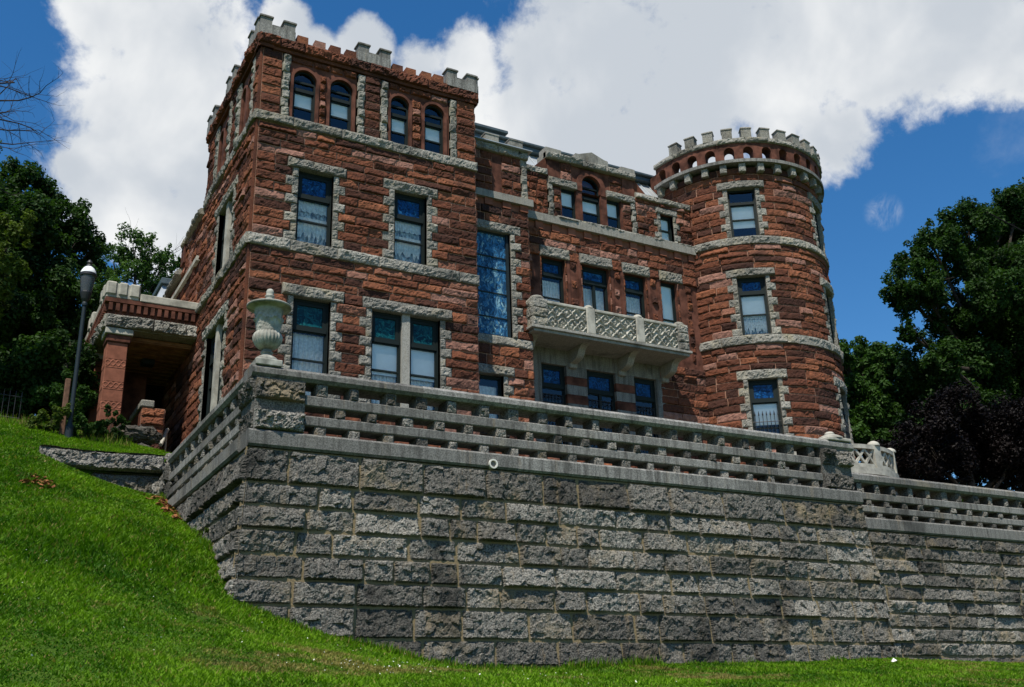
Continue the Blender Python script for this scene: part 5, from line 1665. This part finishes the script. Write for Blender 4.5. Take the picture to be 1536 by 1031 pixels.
# ================================================================== TREES
def crown_mesh(clumps, n, leaf, seed, sub=16, squash=.85, spread=1.0):
    g = np.random.default_rng(seed)
    S, SR, Wt = [], [], []
    for x, y, z, r in clumps:
        for k in range(sub):
            d_ = g.normal(size=3); d_ /= np.linalg.norm(d_)
            q = r * g.uniform(.45, 1.0) * spread
            S.append((x + d_[0] * q, y + d_[1] * q, z + d_[2] * q * squash))
            rr = r * g.uniform(.15, .36)
            SR.append(rr); Wt.append(rr ** 2.1)
    S, SR, Wt = np.array(S), np.array(SR), np.array(Wt)
    i = g.choice(len(S), n, p=Wt / Wt.sum())
    D = g.normal(size=(n, 3)); D /= np.linalg.norm(D, axis=1)[:, None]
    P = S[i] + D * (SR[i] * (g.random(n) ** .45) * g.uniform(.85, 1.2, n))[:, None]
    nn = D * .7 + g.normal(size=(n, 3)) * .55 + np.array([0, 0, .55])
    nn /= np.linalg.norm(nn, axis=1)[:, None]
    t = np.cross(nn, g.normal(size=(n, 3))); t /= np.linalg.norm(t, axis=1)[:, None]
    b = np.cross(nn, t)
    L = leaf * g.uniform(.6, 1.3, n)[:, None]
    V = np.stack([P - t * L * .5, P + b * L * .30 + nn * L * .06, P + t * L * .55, P - b * L * .30 + nn * L * .06], 1)
    a = Acc()
    tv = np.clip(g.beta(2, 2, len(S))[i] * .7 + .3 * g.random(n), 0, 1)
    a.V, a.n = [V.reshape(-1, 3)], 4 * n
    a.C = [np.repeat(np.stack([tv, 0 * tv, 0 * tv], 1), 4, 0)]
    a.F[4].append(np.arange(4 * n).reshape(-1, 4))
    return a
def tree(label, base, clumps, n, leaf, mat, seed, trunk=.3, sub=16, name='tree', cat='tree', group=None, spread=1.0):
    t = thing(name, label, cat, base, group)
    a = Acc()
    C_ = np.array([c[:3] for c in clumps])
    top = C_.mean(0) + np.array([0, 0, .3 * (C_[:, 2].max() - C_[:, 2].mean())])
    B = np.array(base)
    mid = B + (top - B) * .45 + np.array([.15, .1, 0]) * trunk
    a.tube([B - (0, 0, .4), B + (top - B) * .2, mid, top], [trunk * 1.25, trunk, trunk * .7, trunk * .22], 10)
    gg = np.random.default_rng(seed + 500)
    for c in clumps:
        c_ = np.array(c[:3])
        s = B + (top - B) * gg.uniform(.35, .8)
        m1 = s + (c_ - s) * .5 + gg.normal(0, .12, 3) * c[3]
        a.tube([s, m1, c_], [trunk * .36, trunk * .2, trunk * .07], 7)
        for k in range(4):
            e = c_ + gg.normal(0, .5, 3) * c[3]
            a.tube([m1 + (c_ - m1) * .5, (c_ + e) / 2 + gg.normal(0, .08, 3), e], [trunk * .12, trunk * .07, trunk * .03], 5)
    link('trunk', a, M_BARK, t)
    link('crown', crown_mesh(clumps, n, leaf, seed, sub, spread=spread), mat, t)
    return t
R1 = [(43.78,30.34,22.62,1.53),(41.42,30.68,21.46,1.27),(39.99,30.83,19.09,1.36),(48.14,31.24,24.73,1.63),(49.86,30.67,24.65,2.19),(43.52,31.18,19.57,1.69),(43.16,28.68,18.2,1.6),(38.89,29.9,14.77,1.38),(42.96,31.24,15.24,1.96),(45.63,30.42,15.35,2.31),(44.54,31.12,12.68,1.95),(46.75,28.92,18.19,2.33),(47.89,29.91,14.1,2.66),(37.33,29.65,15.92,0.55), (44.87, 31.41, 17.51, 1.86), (42.29, 31.2, 17.57, 1.06), (48.18, 30.63, 20.94, 2.11), (47.92, 32.38, 22.57, 1.53), (46.51, 30.32, 16.85, 2.02), (42.97, 31.51, 13.11, 1.94), (47.74, 32.46, 11.26, 2.03), (39.13, 30.49, 11.94, 1.52), (39.59, 31.63, 19.04, 0.85), (40.75, 31.78, 20.94, 0.74), (48.68, 30.4, 25.68, 0.8)]
R2 = [(40.97,36.12,17.19,1.19),(42.27,36.21,16.65,1.49),(42.16,34.64,15.44,1.58),(39.6,35.21,13.88,1.67),(42.0,35.38,13.13,1.71),(41.02,37.17,15.66,1.41),(46.7,36.74,15.86,1.66),(39.47,35.05,11.77,1.32),(39.98,36.83,16.54,1.05), (39.65, 34.71, 14.44, 1.33), (41.86, 35.49, 14.21, 1.55), (38.34, 34.88, 12.63, 1.14), (43.27, 35.54, 13.66, 1.39), (40.89, 34.18, 16.39, 1.08), (38.25, 34.37, 16.61, 0.67)]
R3 = [(31.44,24.99,8.7,1.47),(35.56,26.33,9.67,1.87),(36.58,24.95,9.72,2.1),(29.13,24.6,8.03,0.94),(32.9,27.04,7.85,1.16),(39.45,25.19,9.22,2.17),(33.43,25.2,10.51,1.28)]
L1 = [(1.0,39.35,19.29,1.32),(2.32,39.04,18.17,1.17),(0.72,37.41,16.69,1.66),(3.16,39.29,17.32,1.08),(1.82,38.11,15.35,1.93),(-0.64,38.5,17.68,1.93),(2.93,37.17,14.41,1.43),(1.31,39.23,13.08,1.93),(0.11,38.53,13.67,1.88)]
L2 = [(0.07,34.31,14.58,0.96),(0.6,34.1,15.32,0.74),(-0.39,32.44,12.5,1.19),(0.44,32.61,12.39,0.81),(0.68,32.06,13.09,0.52)]
L3_ = [(1.99,34.01,10.58,1.47),(3.4,37.6,12.6,1.42),(0.81,34.44,9.68,1.45),(3.8,38.1,14.1,1.18),(4.55,38.0,12.9,1.22),(1.26,35.5,12.79,1.32),(4.96,38.0,11.9,1.11),(2.8,34.47,9.93,1.07)]
L4 = [(5.14,46.45,20.18,0.73),(5.86,45.97,20.94,0.68),(6.63,45.74,20.45,0.68),(5.6,45.95,19.07,0.91),(6.98,46.29,19.66,0.74),(7.16,45.38,20.04,0.43),(6.73,47.33,18.94,0.94),(4.75,44.66,17.97,0.87)]
L5 = [(8.31,48.35,21.23,0.46),(8.16,48.48,20.33,0.59),(8.38,47.33,21.25,0.29)]
B1 = [(2.71,33.0,9.9,0.59),(3.13,32.4,9.4,0.49),(2.22,32.4,9.4,0.49)]
tree('tall dark green oak spreading over the right edge, in front of the sky', (45.5, 30.6, 4.4), R1, 260000, .185, M_LEAF_D, 1, .5, 46, spread=1.12)
tree('mid green rounded tree directly behind the round tower', (41.5, 35.8, 4.4), R2, 120000, .18, M_LEAF_M, 2, .35, 40, spread=1.15)
tree('blackish purple copper beech low down at the right, behind the lower wall', (34.5, 25.8, 4.4), R3, 110000, .12, M_LEAF_P, 3, .3, 40, spread=1.1)
tree('broad dark tree filling the left edge behind the lamp', (1.3, 38.7, 9.0), L1, 100000, .16, M_LEAF_D, 4, .35, 40)
tree('yellow-green leafy tree in front of the darker ones at the left edge', (-.4, 33.6, 8.4), L2, 14000, .13, M_LEAF_Y, 5, .2, 18)
tree('shaded dark undergrowth tree behind lamp and porch', (2.6, 34.8, 8.5), L3_, 80000, .15, M_LEAF_D, 6, .2, 34)
tree('thin airy tree with sky showing through, above the porch roof', (6.1, 46, 9.4), [(x, y, z, r * 1.25) for x, y, z, r in L4], 11000, .15, M_LEAF_L, 7, .16, 24, spread=1.25)
tree('small bright green treetop behind the skylight of the left wing', (8.3, 48, 9.6), L5, 3000, .17, M_LEAF_M, 8, .14, 12)
tree('low dark green bush at the wood edge left of the lamp', (2.7, 32.8, 8.4), B1, 9000, .10, M_LEAF_M, 9, .06, 14, 'bush', 'bush')
tree('dark broad tree just outside the left edge of the wood', (-6, 38, 8.9), [(-4.6, 38, 17, 2.0), (-6.5, 38.5, 18.5, 2.2), (-8.3, 38, 16.5, 2.2), (-5.2, 37.5, 14, 2.2), (-7.4, 37.6, 13.6, 2.2), (-4.2, 37.5, 11.5, 1.8), (-6.4, 37, 11, 2.0)], 60000, .17, M_LEAF_D, 12, .4, 30)
# the wood behind, only seen as gaps of dark green
WD = [(-3.5 + 2.1 * k, 43 + (k % 3) * .8, 11.5 + (k * 37 % 5) * .55, 2.1) for k in range(5)] + [(-3.5 + 2.2 * k, 42.5, 14.0 + (k % 2) * .5, 1.7) for k in range(4)]
tree('deep green tree standing farthest back on the left, seen between the others', (1, 43.5, 9.6), WD, 70000, .22, M_LEAF_D, 10, .4, 34)
WR_ = [(48 + 3.5 * k, 44, 10.5 + (k % 2) * 2.2, 3.0) for k in range(5)]
tree('dark tree far behind the oak at the right, hardly seen', (55, 45, 8), WR_, 26000, .3, M_LEAF_D, 11, .5, 20)

def twigs(a, p, d, L, r, depth, g):
    d = d / np.linalg.norm(d)
    pts = [p]
    for k in range(3):
        d = d + g.normal(0, .13, 3); d /= np.linalg.norm(d)
        pts.append(pts[-1] + d * L / 3)
    a.tube(pts, [r, r * .8, r * .6, r * .4], 5, False)
    if depth:
        for k in range(3 if depth > 1 else 4):
            q = pts[1 + k % 3]
            twigs(a, q, d + g.normal(0, .55, 3), L * g.uniform(.45, .7), r * .45, depth - 1, g)
    return pts[-1]
g2 = np.random.default_rng(3)
bt = thing('bare_tree', 'half-bare tree whose thin branches reach in at the top of the left edge', 'tree', (-2.4, 30, 8.0))
a = Acc(); a.tube([(-2.4, 30, 7.8), (-2.3, 30, 12), (-2.0, 30, 16), (-1.9, 30, 19.5)], [.28, .22, .14, .05], 10)
ends = []
for z, dz, L in ((15.3, .02, 1.7), (16.0, .05, 1.9), (16.6, .25, 2.0), (17.1, .18, 2.3), (17.6, .45, 2.2), (15.8, .3, 1.8)):
    ends.append(twigs(a, np.array((-2.0, 30.0, z)), np.array((1.0, g2.normal(0, .15), dz)), L, .05, 3, g2))
link('trunk', a, M_BARK, bt)
link('crown', crown_mesh([(-.55, 30, 16.45, .42), (-.9, 30, 16.0, .4), (-.3, 30, 16.0, .28), (-.9, 30, 17.0, .4), (-2.3, 30.2, 17.6, .9), (-2.9, 30.3, 16.2, 1.0), (-2.6, 29.8, 18.9, .8), (-1.9, 30, 19.4, .6)], 7500, .10, 31, 20), M_LEAF_Y, bt)
bt2 = thing('bare_tree', 'leafless thin tree behind the airy one, its twigs against the cloud', 'tree', (6.6, 47.5, 9.5))
a = Acc(); a.tube([(6.6, 47.5, 9.3), (6.7, 47.5, 15), (6.8, 47.5, 19)], [.16, .1, .05], 8)
for k in range(7):
    twigs(a, np.array((6.7 + .02 * k, 47.5, 17.0 + .35 * k)), np.array((g2.normal(0, .35), g2.normal(0, .2), 1.0)), 2.6, .028, 2, g2)
link('trunk', a, M_BARK, bt2)
# shrubs and weeds along the crest
for lab, base, cl, n, mt, sd_ in (
    ('yellow-green weedy shrub at the foot of the lamp', (2.2, 28.4, 7.2), [(2.05, 28.3, 7.55, .34), (2.35, 28.1, 7.75, .34), (1.75, 28.4, 7.45, .28)], 4500, M_LEAF_Y, 41),
    ('low green shrub between the lamp and the porch column', (3.0, 28.9, 7.3), [(2.85, 28.9, 7.6, .36), (3.15, 29.0, 7.75, .34), (2.65, 28.7, 7.45, .28)], 4500, M_LEAF_M, 42),
    ('dark shrub with upright shoots in front of the porch column', (3.75, 29.9, 7.6), [(3.6, 29.9, 7.85, .36), (3.85, 30.0, 8.25, .26), (3.35, 29.8, 7.7, .32), (3.62, 30, 8.5, .14), (4.05, 30, 8.1, .2), (3.95, 29.8, 7.6, .3)], 6500, M_LEAF_D, 43)):
    tree(lab, base, cl, n, .07, mt, sd_, .02, 12, 'shrub', 'shrub')
tree('tuft of bright weeds growing from a joint of the left terrace wall', (4.2, 19.1, 3.3), [(4.17, 19.1, 3.36, .07), (4.15, 19.3, 3.3, .05)], 220, .04, M_LEAF_Y, 44, .004, 6, 'weed_tuft', 'weed')
